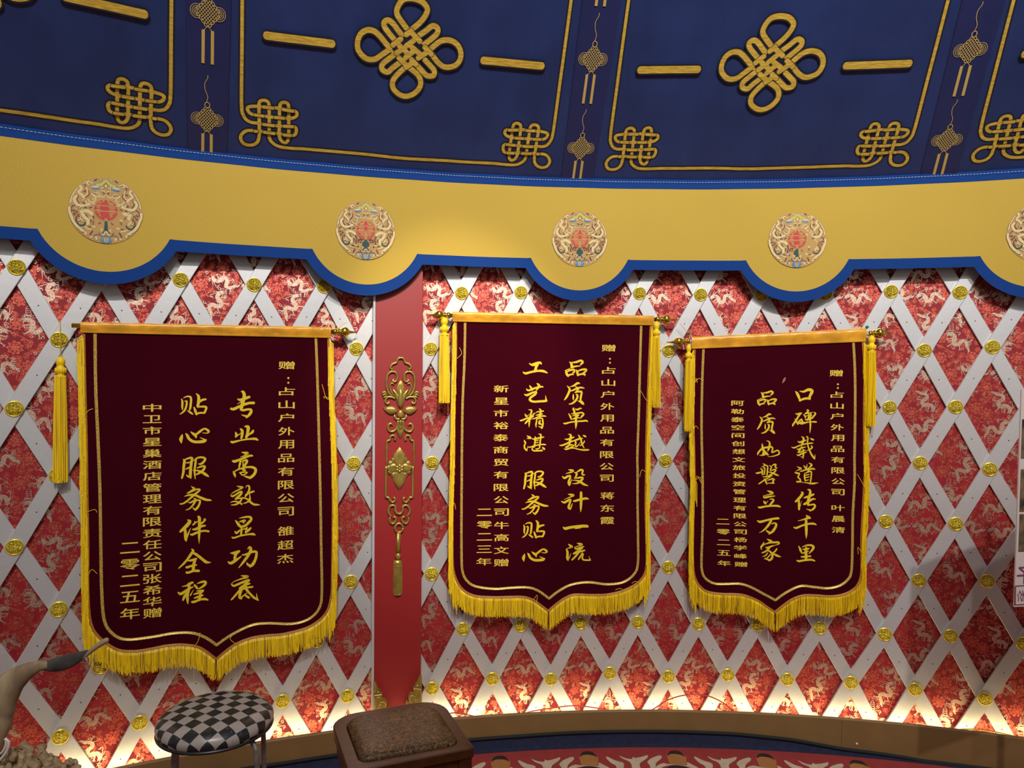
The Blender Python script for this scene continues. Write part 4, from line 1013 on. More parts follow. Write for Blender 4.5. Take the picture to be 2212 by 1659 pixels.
# ------------------------------------------------------------------ brush-written characters: strokes as "x y width" triples
FR = {'A': (360, 830, 6.636), 'B': (360, 1070, 6.636), 'C': (1110, 760, 7.211), 'D': (1110, 1000, 7.211), 'E': (1610, 820, 8.294), 'F': (1610, 1020, 7.9),
      'G': (380, 1040, 11.642), 'H': (1620, 990, 13.825), 'I': (1110, 870, 12.289), 'J': (1620, 880, 13.825)}
GLYPH = {
'专': ('A', '1070 105 16,1095 110 42,1113 160 50,1100 230 52,1073 330 50,1066 362 42|1066 362 40,1100 372 36,1160 360 34,1205 365 40,1210 395 42,1185 435 44,1150 470 30,1141 486 8|1160 462 40,1110 450 24,1072 437 8|1012 208 10,1055 225 42,1120 205 45,1185 182 40|920 350 34,965 355 46,1050 315 40,1170 272 40,1250 268 42|1010 285 5,1050 262 12,1080 245 20'),
'业': ('A', '1058 640 24,1082 665 42,1082 720 40,1070 775 32|1118 605 16,1165 612 52,1163 680 44,1140 765 38|985 688 15,1000 722 42,990 755 26|990 752 22,1030 725 14,1062 700 10|1240 662 30,1225 690 42,1180 722 22,1145 768 12|920 820 20,948 830 38,1050 805 24,1180 785 26,1270 782 40,1305 800 24'),
'高': ('A', '1076 975 10,1130 985 42,1165 988 30,1110 1025 18,1058 1040 5|945 1097 26,975 1105 44,1060 1075 38,1180 1027 34,1228 1024 28|1058 1100 26,1045 1160 30,1032 1212 10|1075 1108 16,1140 1086 32,1148 1115 38,1118 1165 36,1098 1220 44,1132 1232 18|1096 1120 18,1092 1175 18|955 1250 16,972 1288 38,985 1330 14|958 1258 16,1040 1215 24,1150 1188 30,1230 1190 38,1275 1222 42,1258 1285 44,1205 1335 42,1185 1352 18|1200 1338 38,1140 1325 26,1098 1308 6|1048 1268 22,1108 1258 24,1152 1264 20,1122 1290 20,1075 1302 16|1055 1270 18,1078 1302 16'),
'效': ('G', '1528 115 10,1605 132 45,1680 148 45,1600 195 40,1450 272 30,1380 328 6|1378 350 26,1425 370 54,1505 330 50,1600 265 52,1662 258 42,1622 330 66,1545 400 66,1492 440 38|1500 442 50,1580 425 34,1700 412 38,1800 445 40,1830 472 36|1665 420 42,1600 520 54,1500 578 48,1388 590 18|1368 532 12,1440 502 34,1560 512 44,1640 560 44,1670 592 8|1753 160 8,1775 112 24,1830 110 48,1848 175 52,1820 270 58,1762 350 58,1740 388 26|1750 335 40,1850 288 48,1940 250 54,1970 252 28|1850 310 16,1860 400 40,1852 480 54,1800 512 44,1740 540 34,1675 545 10|1800 440 46,1880 522 58,1960 575 58,2050 582 44,2110 590 12'),
'显': ('B', '983 355 8,1010 388 34,1040 430 40,1072 450 24|1042 327 8,1110 312 26,1190 308 34,1212 342 38,1178 385 42,1130 430 40,1060 455 38|1040 378 10,1090 366 36,1128 358 24,1095 396 18|978 512 13,1000 540 34,1050 500 26,1140 472 18|1076 480 28,1066 555 30|1150 460 24,1132 530 30|1205 465 26,1172 500 38,1130 542 12|935 596 16,962 608 28,1060 577 26,1180 556 28,1240 555 38,1270 568 13'),
'功': ('B', '913 825 10,962 825 44,1040 800 38|1025 805 44,987 850 44,975 912 40|880 950 16,920 970 46,990 930 44,1066 875 18|1078 852 12,1140 845 34,1220 810 36,1278 806 36,1288 840 38,1270 920 42,1230 992 48,1190 1030 12|1200 1008 42,1160 988 32,1148 960 10|1160 770 8,1188 742 36,1205 772 44,1180 842 42,1110 940 40,1050 1015 20,1028 1040 5'),
'底': ('B', '1066 1150 10,1120 1157 34,1165 1167 34,1070 1195 24,970 1232 12,930 1265 10|928 1270 16,962 1295 34,1040 1265 38,1150 1220 38,1185 1215 28|1170 1230 28,1100 1300 44,1020 1392 36,945 1475 28,925 1496 18|1150 1270 18,1090 1310 44,1055 1400 40,1045 1458 40,1072 1478 28|1060 1470 28,1120 1420 16,1150 1398 12|1125 1430 26,1172 1460 34,1186 1472 16|1060 1360 16,1150 1322 30,1232 1310 28|1130 1282 40,1142 1342 40,1190 1402 32,1250 1462 34,1312 1500 22|1302 1492 24,1291 1440 14,1285 1400 3|1190 1262 26,1110 1290 40,1050 1330 40'),
'贴': ('A', '214 213 16,226 250 30,224 320 30,227 367 10|243 196 12,290 175 22,338 180 30,350 210 34,345 290 34,336 350 30,322 378 12|298 378 10,342 405 34,374 430 18|258 246 12,286 240 24,286 290 30,266 360 30,222 410 24,188 428 10|424 135 12,455 168 40,460 230 45,445 315 40|460 262 28,510 226 36,562 215 28|393 330 20,410 380 38,430 432 32|440 328 18,500 320 30,560 325 36,566 352 34,542 408 34|420 428 28,480 410 30,545 412 26'),
'心': ('A', '225 716 6,218 745 38,205 790 54,210 830 24,210 848 4|274 704 13,296 732 40,320 780 42,380 820 44,460 826 46,540 815 48,566 795 22|560 805 30,522 782 18,478 765 6|343 680 8,380 708 38,415 735 46,421 775 6|418 722 30,470 682 38,520 645 30,560 640 30,600 672 38,592 696 18,550 700 14,510 694 5'),
'服': ('A', '234 1075 10,256 1097 40,245 1180 40,240 1260 38,220 1340 28,214 1354 10|268 1076 20,330 1056 34,365 1060 34,355 1120 40,345 1200 42,340 1290 44,345 1352 12|345 1330 38,300 1315 28,283 1293 6|285 1128 18,335 1118 24|275 1216 18,335 1188 28|420 1065 28,410 1150 32,400 1250 30,410 1356 11|384 1096 8,440 1056 28,500 1046 30,552 1066 34,530 1112 36,490 1142 34,455 1140 12|440 1198 18,492 1180 30,545 1174 28,530 1222 38,470 1270 36,420 1295 18|378 1234 10,440 1236 26,510 1262 40,562 1296 42,602 1322 18'),
'务': ('G', '383 120 10,440 162 54,460 182 54,390 240 58,310 285 44,273 296 14|400 250 46,500 202 48,580 195 48,602 217 38,540 270 58,450 342 68,350 430 54,240 520 52,160 560 42,104 562 34|208 376 10,300 346 46,430 332 58,530 362 62,660 422 72,770 460 68,860 468 46,902 481 8|302 516 16,362 530 44,440 490 54,520 472 48,598 476 48,602 530 54,570 612 60,520 682 64,485 738 12|490 702 58,445 682 36,428 648 12|448 430 24,490 440 48,482 500 58,420 602 48,340 682 38,250 718 20'),
'伴': ('B', '298 350 12,332 370 48,300 420 58,240 480 54,195 520 34|265 495 38,270 560 48,275 620 46,280 652 22|290 602 28,320 522 20,346 462 3|448 300 22,468 320 44,470 400 44,468 500 40,465 600 30,465 687 5|404 372 12,400 400 28,375 422 22|376 420 20,440 372 16|540 342 34,552 352 26,510 392 32,470 422 22|372 486 20,420 482 42,500 442 38,552 432 26|343 556 24,372 560 38,450 526 34,540 506 30,602 516 32'),
'全': ('B', '358 768 16,380 792 38,350 842 44,300 912 36,240 982 32,172 1044 16|350 822 18,400 832 38,460 872 42,520 920 42,570 956 44,632 960 9|298 936 12,350 930 38,425 906 32|410 912 44,390 982 44,380 1072 46|278 1020 16,300 1026 34,370 1006 34,428 995 22|272 1036 12,310 1040 14|284 1102 36,312 1105 38,390 1080 38,455 1082 44,466 1086 26'),
'程': ('B', '378 1246 26,350 1256 42,290 1290 28,218 1306 6|162 1386 16,202 1410 46,270 1372 46,330 1332 34,376 1310 22|320 1262 38,320 1332 42,300 1420 42,300 1500 36,306 1557 8|290 1402 38,256 1450 44,234 1502 26|340 1432 22,366 1386 13,387 1348 3|398 1280 26,425 1312 38,440 1338 20|438 1262 12,500 1240 34,550 1236 38,556 1266 40,520 1302 38,470 1332 24,440 1332 16|425 1368 6,470 1366 28,527 1360 26|388 1416 16,440 1402 34,520 1376 28|490 1376 38,480 1432 40,465 1500 44|393 1472 16,440 1456 34,516 1430 28|363 1526 34,402 1522 40,480 1490 36,550 1485 38,592 1498 20'),
'品': ('C', '864 158 10,890 180 34,905 230 44,920 246 22|898 168 16,970 160 34,1040 137 34,1070 162 38,1040 197 28|890 246 28,960 226 26,1032 220 13|798 292 12,870 262 15|808 302 24,825 350 40,846 387 16|820 312 18,880 286 28,935 280 30,940 312 28,914 327 20|835 372 28,890 352 26,930 352 15|968 280 12,985 312 36,996 366 32|990 302 16,1060 276 30,1122 276 34,1118 302 30,1078 332 26|990 366 24,1050 346 28,1102 352 32,1100 372 12'),
'质': ('J', '622 212 34,565 202 62,480 262 54,400 290 24,356 299 6|283 274 10,330 320 44,355 372 58,330 460 64,280 562 58,240 622 48,210 658 20|370 422 22,470 382 48,580 332 48,680 322 48,752 340 20|498 296 12,560 322 44,580 372 54,500 458 20|500 456 26,590 432 48,660 432 58,680 462 54,660 562 58,650 672 54,700 722 58,742 772 24|573 676 12,640 706 48,700 752 58,736 782 20|450 488 8,452 562 44,452 622 40,455 668 5|518 502 16,560 522 54,560 602 58,500 692 58,420 752 48,338 770 20'),
'卓': ('I', '1592 130 16,1573 162 48,1602 222 58,1600 282 48|1618 155 12,1680 182 48,1752 150 44,1802 152 12|1522 291 16,1600 290 38,1700 276 44,1800 262 40,1850 302 48,1800 362 54,1768 412 16|1453 286 20,1490 352 44,1510 402 44,1520 458 10|1543 352 12,1620 332 34,1722 326 36|1548 432 26,1620 412 38,1730 396 28,1738 426 10|1650 322 48,1645 422 58,1650 522 68,1645 622 44,1640 697 5|1700 342 36,1600 422 46|1320 546 30,1372 550 48,1500 516 38,1650 496 40,1800 486 44,1920 476 48,1957 502 24'),
'越': ('I', '1438 836 12,1500 846 44,1510 902 64,1490 1002 68,1470 1082 56|1343 961 10,1420 971 48,1500 946 44,1592 912 36|1208 1126 16,1272 1130 44,1380 1092 48,1480 1042 48,1582 1010 36|1368 1172 30,1392 1180 38,1450 1132 48,1530 1116 38,1592 1132 22,1540 1172 38,1450 1216 44,1380 1236 38,1333 1216 16|1400 1226 42,1500 1202 38,1600 1202 34,1720 1236 34,1850 1252 44,1960 1250 44,2003 1250 10|1390 1180 46,1440 1152 46|1588 996 10,1650 986 44,1750 952 48,1822 946 26|1600 1002 16,1640 1042 48,1630 1122 44,1652 1167 36|1648 1170 28,1700 1132 28,1750 1062 9,1756 1033 3|1708 850 16,1740 902 48,1780 982 48,1800 1082 40,1835 1152 34,1862 1202 20|1870 1010 26,1860 1042 38,1800 1112 38,1738 1142 12|1823 861 10,1860 876 42,1900 896 48,1917 907 16'),
'设': ('D', '848 104 8,900 116 38,925 126 28,880 146 24,806 166 6|753 206 12,786 235 34,840 206 34,878 202 28,870 242 30,850 302 34,862 347 26|866 340 28,885 290 16,901 243 3|943 145 12,976 166 34,965 210 26,943 227 8|980 142 18,1040 107 34,1074 122 30,1060 166 26,1085 186 26,1102 180 12|938 241 8,1000 231 24,1060 226 32,1066 250 36,1010 302 34,960 320 18,908 320 5|908 270 6,970 271 18,1030 292 36,1090 332 36,1152 354 12'),
'计': ('D', '843 485 8,900 497 38,930 507 28,860 537 15,778 569 4|738 595 12,782 615 34,830 591 36,878 571 34,870 622 32,850 690 36,876 722 20|880 712 24,900 660 16,912 626 4|924 592 16,952 590 34,1040 566 34,1120 551 36,1157 560 20|1045 456 36,1045 522 46,1045 622 42,1042 702 32,1040 762 6'),
'一': ('D', '763 995 10,800 1020 46,880 1002 44,980 990 46,1080 982 48,1140 985 44,1153 996 20|955 1022 14,985 1012 24,1040 1002 30'),
'流': ('D', '848 1261 8,880 1290 38,910 1306 24,860 1322 15,815 1340 10|813 1340 13,830 1372 34,835 1422 40,830 1482 36,846 1523 10|840 1502 26,870 1452 12,891 1402 3|983 1250 8,1030 1259 34,1062 1272 24,1000 1292 16,943 1311 8|943 1316 12,970 1336 28,1040 1316 30,1087 1300 18|1062 1326 28,1000 1362 26,930 1412 30|950 1404 32,1040 1376 32,1102 1360 22|1010 1392 26,960 1452 32,903 1508 24|1065 1402 22,1030 1462 28,1003 1502 20|1080 1412 18,1065 1472 26,1080 1506 24,1140 1512 26,1190 1511 22|1187 1505 22,1176 1476 9,1165 1450 3'),
'工': ('C', '238 180 10,280 201 34,350 176 36,408 170 38,427 190 20|372 182 48,345 242 42,330 302 48|143 316 16,182 336 36,260 316 34,380 296 34,460 302 40,517 327 20|290 205 40,340 200 40'),
'艺': ('C', '198 580 20,225 602 28,300 576 34,400 546 30,452 545 20|243 524 12,268 562 34,288 606 10|358 494 16,390 522 40,370 572 28,343 607 8|163 660 12,202 675 36,280 641 34,347 622 26,330 662 36,260 712 36,252 752 40,310 776 34,400 771 36,492 766 34,516 762 18|502 756 32,496 711 15,492 678 3'),
'精': ('I', '383 185 10,450 192 38,470 222 48,440 332 48,420 432 48,405 552 44,405 643 12|288 290 10,320 342 54,342 372 28,402 302 10|542 276 36,510 322 38,460 352 16|163 466 26,202 470 48,320 422 44,430 392 48,522 360 32|410 432 42,340 502 54,298 552 36|430 402 38,462 432 26|663 150 10,700 182 44,715 232 54,690 322 54,690 392 38|568 281 6,610 246 28,700 232 38,782 220 36|578 331 12,640 322 38,752 296 32|483 431 16,560 412 34,680 362 38,790 350 40,852 361 20|600 422 18,600 492 40,585 582 40,590 658 12|600 432 28,700 412 34,755 422 40,765 482 44,770 562 44,750 642 54,740 692 16|748 662 48,690 642 28,643 614 6|650 492 18,702 472 34,680 512 40,668 552 48,732 572 32|660 542 28,712 552 28'),
'湛': ('I', '343 869 8,390 906 58,440 926 54,456 950 16|336 951 8,400 948 30,450 945 30|274 984 8,286 1030 48,310 1062 40,280 1132 44,290 1212 44,342 1273 30|342 1266 34,356 1202 18,373 1138 4|478 955 16,540 961 44,640 936 40,740 916 40,797 911 26|560 896 20,570 952 48,555 1062 44,545 1152 44,540 1182 26|653 830 10,706 841 44,715 902 48,700 1002 44,690 1102 44,680 1173 34|590 1002 28,652 986 28|580 1062 26,642 1046 26|580 1132 24,632 1122 20|388 1176 26,432 1176 34,540 1142 36,680 1112 34,800 1106 40,847 1116 26|520 1162 38,490 1202 34,490 1252 40,560 1276 40,660 1271 40,752 1277 26|750 1271 38,720 1246 22,714 1233 6|578 1222 26,622 1225 38,702 1190 16|753 1174 16,780 1206 58,810 1232 48,792 1253 8'),
'口': ('E', '894 208 10,925 246 48,960 322 48,980 388 16|973 206 16,1040 216 38,1120 182 54,1178 190 62,1190 222 60,1152 302 48,1150 348 42|970 376 38,1040 346 42,1110 336 42,1157 352 26'),
'碑': ('J', '1353 174 10,1400 202 48,1480 182 58,1537 172 42|1500 192 56,1440 272 58,1390 362 58,1320 462 58,1270 554 40|1262 560 18,1266 478 5|1328 335 10,1370 382 40,1400 452 48,1430 512 30|1430 432 18,1490 392 58,1540 342 28|1540 342 20,1560 422 58,1550 492 58|1420 472 48,1500 462 68,1570 442 58|1518 502 26,1600 476 48,1700 446 40,1792 431 34|1683 64 12,1735 92 58,1700 152 54,1638 182 26|1638 196 16,1720 176 38,1800 166 34,1882 140 12|1588 210 16,1630 242 48,1650 292 48,1661 322 12|1790 172 38,1830 242 40,1760 292 38,1738 312 16|1750 182 38,1750 242 40,1740 312 44|1658 266 16,1720 246 28,1832 235 28|1638 352 26,1680 366 48,1760 332 40,1852 290 16|1920 152 36,1950 187 54,1900 262 54,1850 322 44,1788 341 30|1698 406 10,1760 362 28,1802 330 26|1790 312 48,1795 402 54,1800 522 54,1795 642 40,1785 748 24|1570 442 28,1700 441 24,1820 431 34,1930 431 54,1987 437 30'),
'载': ('J', '1528 864 10,1580 902 54,1600 952 64,1570 1052 68,1548 1112 46|1418 1005 12,1480 1041 58,1570 1011 58,1667 980 36|1233 1180 12,1310 1206 48,1420 1162 44,1560 1112 44,1700 1082 40,1820 1066 44,1877 1071 26|1388 1236 12,1440 1250 38,1560 1202 44,1662 1180 22|1540 1162 28,1500 1252 48,1440 1332 48,1428 1352 26|1428 1346 26,1500 1336 38,1590 1292 38,1662 1270 16|1393 1400 12,1440 1431 48,1540 1382 48,1650 1341 44,1692 1325 16|1580 1246 36,1590 1332 48,1590 1432 48,1580 1528 16|1582 1492 38,1530 1476 22,1498 1464 5|1668 881 10,1700 871 38,1725 922 44,1715 1022 40,1730 1152 44,1770 1272 48,1830 1402 54,1900 1502 58,1932 1543 30|1927 1532 44,1935 1452 22,1935 1392 3|1820 1130 10,1850 1182 54,1820 1232 48,1750 1271 34,1683 1280 8|1788 920 10,1840 946 54,1890 966 54,1907 961 16'),
'道': ('H', '1593 204 6,1630 252 48,1672 302 46|1710 168 4,1695 222 28,1690 302 28|1748 134 10,1820 176 58,1830 217 58,1770 272 38,1718 312 16|1483 380 10,1540 380 44,1650 346 48,1780 321 54,1890 311 54,1937 330 26|1760 342 38,1730 392 44,1658 442 12|1633 430 12,1625 502 44,1630 602 48,1652 672 36|1650 442 22,1740 406 38,1810 391 44,1830 422 44,1825 522 44,1815 622 44,1800 702 42|1658 502 36,1762 480 32|1658 572 36,1767 550 28|1648 662 38,1752 640 22|1403 240 8,1460 276 44,1530 306 44,1450 342 34,1358 386 6|1343 421 36,1400 441 54,1470 451 48,1450 512 44,1430 562 44,1490 622 48,1500 682 48,1450 691 40,1388 691 40|1398 706 38,1500 701 38,1580 715 15,1700 731 34,1820 751 58,1920 746 54,2042 728 6'),
'传': ('F', '948 334 10,975 356 44,940 416 48,890 471 46,853 502 30|910 482 34,915 562 42,915 626 36,921 644 16|935 582 9,960 483 3|1058 295 12,1095 302 38,1105 352 44,1085 432 48,1065 512 48,1070 561 34|1070 558 34,1100 556 28,1170 551 34,1185 586 36,1150 631 36,1098 662 15|1112 647 28,1070 636 20,1038 624 5|988 441 6,1030 426 34,1100 406 40,1162 376 36|993 546 26,1020 536 44,1090 491 40,1150 456 34,1192 460 18'),
'千': ('F', '1038 734 16,1065 762 48,1107 786 26|1092 772 48,1000 802 28,893 831 5|823 936 16,866 950 38,960 911 34,1070 881 34,1160 876 40,1207 897 16|1035 792 38,1035 882 48,1038 982 48,1038 1062 36,1037 1133 5'),
'里': ('F', '903 1254 8,930 1302 38,945 1342 40,962 1382 15|968 1276 12,1040 1246 28,1120 1246 38,1160 1272 44,1140 1322 40,1083 1387 15|983 1311 22,1020 1316 34,1082 1300 26|973 1381 18,1020 1366 34,1072 1345 22|1035 1282 34,1030 1352 48,1035 1432 48,1030 1492 48|948 1441 20,1000 1441 36,1112 1430 30|873 1501 16,910 1516 36,1000 1501 36,1120 1491 38,1182 1511 24'),
'如': ('J', '355 1078 16,370 1152 58,380 1232 74,430 1322 78,500 1382 74,542 1422 36|380 1212 58,300 1282 58,240 1362 54,223 1412 36|358 1212 46,450 1202 58,560 1182 58,642 1170 46|488 995 10,550 1011 38,585 1062 54,580 1142 58,560 1222 68,528 1304 26|402 1342 66,370 1422 44,278 1431 12|480 1372 58,430 1412 48,348 1441 20|600 1182 38,670 1202 44,670 1262 44,650 1322 44,670 1346 38,740 1312 48,820 1282 44,870 1332 44,860 1392 48,780 1432 38,660 1461 28,528 1470 9'),
'磐': ('H', '378 154 10,430 182 44,440 212 40,390 236 24,333 261 5|303 290 12,345 332 44,375 382 44,360 462 40,372 503 16|388 292 26,430 272 34,440 332 40,430 422 40,413 473 40|458 202 36,520 232 44,525 302 44,515 402 44,510 493 36|512 492 34,468 474 10|178 436 36,232 440 58,330 411 44,382 395 36|398 481 22,442 470 16|568 210 10,610 231 34,640 262 40,610 322 40,598 357 20|658 216 22,720 182 48,770 192 48,750 252 44,780 281 44,812 290 20|608 366 22,680 346 38,755 331 48,760 372 48,700 432 48,620 481 44,558 512 16|538 411 18,620 416 38,720 461 54,800 496 54,862 516 16|368 545 8,440 551 38,560 526 44,640 511 44,652 530 26|610 542 38,520 592 40,420 652 44,320 722 40,258 762 30|408 605 10,450 642 44,475 702 54,502 772 34|518 656 26,590 631 38,682 600 42|740 642 22,700 622 58,690 682 54,680 742 48|528 746 26,622 735 28|638 741 36,717 740 36'),
'立': ('F', '373 314 10,430 336 44,467 361 36,390 381 16,308 401 8|303 406 10,325 431 34,400 416 34,502 405 16|308 490 12,335 521 48,351 546 10|338 542 12,387 488 6|408 461 6,450 456 24,480 476 34,440 531 36,398 577 22|218 591 20,250 601 36,350 581 34,470 571 34,560 576 36,597 596 12'),
'万': ('F', '203 825 16,250 846 44,350 821 38,460 796 38,550 786 42,572 790 24|440 822 38,400 892 42,340 962 34,280 1011 16,230 1031 3|448 881 16,490 866 28,525 886 38,510 942 44,460 1012 44,398 1057 15|422 1032 38,375 1011 32,353 983 8'),
'家': ('F', '368 1139 10,420 1166 38,457 1186 26,398 1191 12|315 1194 12,295 1242 38,265 1276 28,276 1317 16|303 1236 18,400 1206 24,490 1196 34,560 1196 38,570 1221 22,498 1246 8|348 1281 18,380 1286 38,460 1256 24,492 1250 10|410 1292 28,350 1346 32,278 1377 16|298 1366 18,380 1336 24,440 1371 34,460 1431 38,440 1482 40,398 1512 16|412 1497 34,360 1481 24,323 1463 6|380 1376 18,340 1421 22,293 1437 8|425 1402 20,380 1452 20,323 1482 8|535 1306 26,500 1352 28,448 1392 22|438 1376 18,500 1402 36,550 1426 40,602 1442 12'),
}


def fnt(ch):
    """outline of one printed character as a 2-D mesh, scaled to a unit box"""
    c = bpy.data.curves.new('glyph', 'FONT'); c.body = ch; c.offset = 0.0
    o = bpy.data.objects.new('glyph', c); COL.objects.link(o)
    me = o.to_mesh(); v = np.array([tuple(p.co) for p in me.vertices]); f = [tuple(p.vertices) for p in me.polygons]
    o.to_mesh_clear(); bpy.data.objects.remove(o); bpy.data.curves.remove(c)
    return v, f


GC = {}


def glyph(ch):
    if ch not in GC: GC[ch] = fnt(ch)
    return GC[ch]


# ------------------------------------------------------------------ pennants
def strand(mb, P, d_out, L, wob, n, r_, mi, rs):
    """one hanging thread: a thin three-sided tube from P, out along d_out, then down"""
    pts = [Vector(P)]; q = Vector(P) + Vector(d_out); pts.append(q - Vector((0, 0, L * .12)))
    sx, sy = rs.uniform(-wob, wob), rs.uniform(-wob, wob) * .5
    for i in range(1, n + 1):
        t = i / n; pts.append(q + Vector((sx * t * t, sy * t * t, -L * (.12 + .88 * t))))
    mb.tube(pts, r_, 3, mi, False)


def tassel_parts(parent, top, L, rad=.017, seed=1, lean=0.0):
    rs = random.Random(seed); top = Vector(top)
    mb = MB(M['fr1'])
    mb.lathe(top, (0, 0, -1), [(0, .002), (.004, rad * .45), (.012, rad * .72), (.020, rad * .72), (.026, rad * .5), (.029, rad * .52), (.036, rad * .78), (.046, rad * .80), (.053, rad * .55), (.056, rad * .6), (.062, rad * .8)], 16)
    for k in range(16):
        a = k * .3927; mb.tube([top + Vector((rad * .80 * math.cos(a), rad * .80 * math.sin(a), -z)) for z in (.034, .041, .048)], .0012, 5)
    mb.build('tassel_head', parent, True)
    mb = MB(M['fr1'], M['fr2'])
    for k in range(110):
        a = rs.uniform(0, 6.283); q = rad * .85 * math.sqrt(rs.uniform(.15, 1)); l = L - .058 - rs.uniform(0, .05) * (rs.random() ** 2)
        P = top + Vector((q * math.cos(a), q * math.sin(a), -.056)); e = (rs.uniform(-.004, .004), rs.uniform(-.003, .003))
        mb.tube([P, P + Vector((.15 * q * math.cos(a) + e[0] * .3 + lean * .3 * l, .15 * q * math.sin(a), -l * .4)), P + Vector((.12 * q * math.cos(a) + e[0] + lean * l, .1 * q * math.sin(a) + e[1], -l))], .0012, 3, 0 if rs.random() < .8 else 1, False)
    mb.build('tassel_skirt', parent)


def pennant(name, label, ends, sleeve, edge, inner, big, small, frame, fin, tassels, side_w, seed, white=False):
    """edge, inner: outline of the cloth and of the gold braid in picture measurements; big/small: writing"""
    rs = random.Random(seed)
    tA, tB = cylpx(*ends[0], R - .032)[0], cylpx(*ends[1], R - .032)[0]
    PL = Plane(cyl(tA, 0, R - .034), cyl(tB, 0, R - .034))
    root = thing(name, label, 'pennant', PL.pt(PL.len / 2, PL.px(*sleeve[2])[1]), 'award pennants on the lattice')
    fx = lambda p: PL.px(*frame(p))
    E = [fx(p) for p in edge]; Es = [tuple(p) for p in catmull(E, 8)]
    # keep the point at the bottom sharp: no smoothing across the lowest vertex
    lo = min(range(len(E)), key=lambda i: E[i][1])
    Es = [tuple(p) for p in catmull(E[:lo + 1], 8)][:-1] + [tuple(p) for p in catmull(E[lo:], 8)]
    I_ = [fx(p) for p in inner]; li = min(range(len(I_)), key=lambda i: I_[i][1])
    Is = [tuple(p) for p in catmull(I_[:li + 1], 8)][:-1] + [tuple(p) for p in catmull(I_[li:], 8)]
    STL, STR, SBL, SBR = [fx(p) for p in sleeve]
    # velvet cloth with a real thickness
    topz = (SBL[1] + SBR[1]) / 2
    out = [(Es[0][0], SBL[1] + .02)] + Es + [(Es[-1][0], SBR[1] + .02)]
    n = len(out); mb = MB(M['velvet'])
    mb.add([PL.pt(a, b, .0012) for a, b in out] + [PL.pt(a, b, -.0012) for a, b in out], [tuple(range(n)), tuple(range(n, 2 * n))[::-1]] + [(i, (i + 1) % n, n + (i + 1) % n, n + i) for i in range(n)])
    mb.build('velvet_cloth', root)
    # satin sleeve around the rod, a little crumpled
    mb = MB(M['satin']); rows = []; nn = 90
    ht = (STL[1] - SBL[1] + STR[1] - SBR[1]) / 2
    prof = [(-.02, -.001), (0, .0055), (.02, .0075), (.10, .0075), (.20, .0085), (.32, .0100), (.5, .0125), (.72, .0150), (.88, .0140), (.97, .009), (1.0, .003), (.96, -.006), (.6, -.008)]
    ph = [rs.uniform(0, 6) for _ in range(8)]
    for i in range(nn + 1):
        t = i / nn; a = SBL[0] + (SBR[0] - SBL[0]) * t; b0 = SBL[1] + (SBR[1] - SBL[1]) * t; b1 = STL[1] + (STR[1] - STL[1]) * t; row = []
        for u, h in prof:
            w = (math.sin(a * 47 + ph[0] + u * 3) * math.sin(a * 19 + ph[1]) + .7 * math.sin(a * 90 + u * 7 + ph[2]) * math.sin(a * 13 + ph[3] + u * 2) + .5 * math.sin(a * 150 - u * 9 + ph[4]) * math.sin(a * 23 + ph[5])) * .0013 * (1 if .25 < u < .97 else .12)
            row.append(PL.pt(a + (STL[0] - SBL[0]) * u * (1 - t), b0 + (b1 - b0) * u + w * .3, h + w))
        rows.append(row)
    mb.grid(rows); mb.build('satin_sleeve', root, True)
    # rod and finials
    rc = lambda t, h=.004: PL.pt(SBL[0] + (SBR[0] - SBL[0]) * t, (SBL[1] + (SBR[1] - SBL[1]) * t) + ht * .62, h)
    mb = MB(M['goldmetal'] if not white else M['paper']); W = SBR[0] - SBL[0]
    mb.tube([rc(-.022 / W), rc(1 + .024 / W)], .0075, 12); mb.build('rod', root, True)
    ax = (Vector(rc(1)) - Vector(rc(0))).normalized()
    for sg, base in ((-1, rc(-.012 / W)), (1, rc(1 + .012 / W))):
        if sg not in fin: continue
        mb = MB(M['goldmetal'])
        mb.lathe(base, ax * sg, [(-.004, .008), (0, .0115), (.006, .0115), (.008, .0085), (.012, .0085), (.014, .0125), (.0175, .0125), (.019, .009), (.021, .009), (.026, .0145), (.032, .0172), (.038, .0172), (.044, .0140), (.049, .0085), (.053, .0052), (.060, .0038), (.072, .0022), (.078, .0004)], 24)
        mb.build('finial', root, True)
    # gold braid line and orange edging
    mb = MB(M['goldbraid'])
    out_, wn = [], .0085
    for i, (a, b) in enumerate(Is):
        d = np.array(Is[min(i + 1, len(Is) - 1)]) - np.array(Is[max(i - 1, 0)]); d /= np.hypot(*d) + 1e-9; nx, ny = -d[1], d[0]
        out_.append([PL.pt(a + nx * u * wn / 2, b + ny * u * wn / 2, h) for u, h in ((-1, .0012), (-1, .0030), (-.6, .0036), (-.3, .0026), (0, .0034), (.3, .0026), (.6, .0036), (1, .0030), (1, .0012))])
    mb.grid(out_); mb.build('gold_braid', root)
    mb = MB(M['braid']); out_ = []; wn = .0068
    for i, (a, b) in enumerate(Es):
        d = np.array(Es[min(i + 1, len(Es) - 1)]) - np.array(Es[max(i - 1, 0)]); d /= np.hypot(*d) + 1e-9; nx, ny = -d[1], d[0]
        out_.append([PL.pt(a + nx * u * wn / 2, b + ny * u * wn / 2, h) for u, h in ((-1, .0012), (-1, .0036), (-.5, .0044), (0, .0034), (.5, .0044), (1, .0036), (1, .0012))])
    mb.grid(out_); mb.build('edge_braid', root)
    # fringe
    mb = MB(M['fr1'], M['fr2'], M['fr3'])
    Ed = np.array(Es); seg = np.hypot(*np.diff(Ed, axis=0).T); cum = np.concatenate([[0], np.cumsum(seg)]); tot = cum[-1]
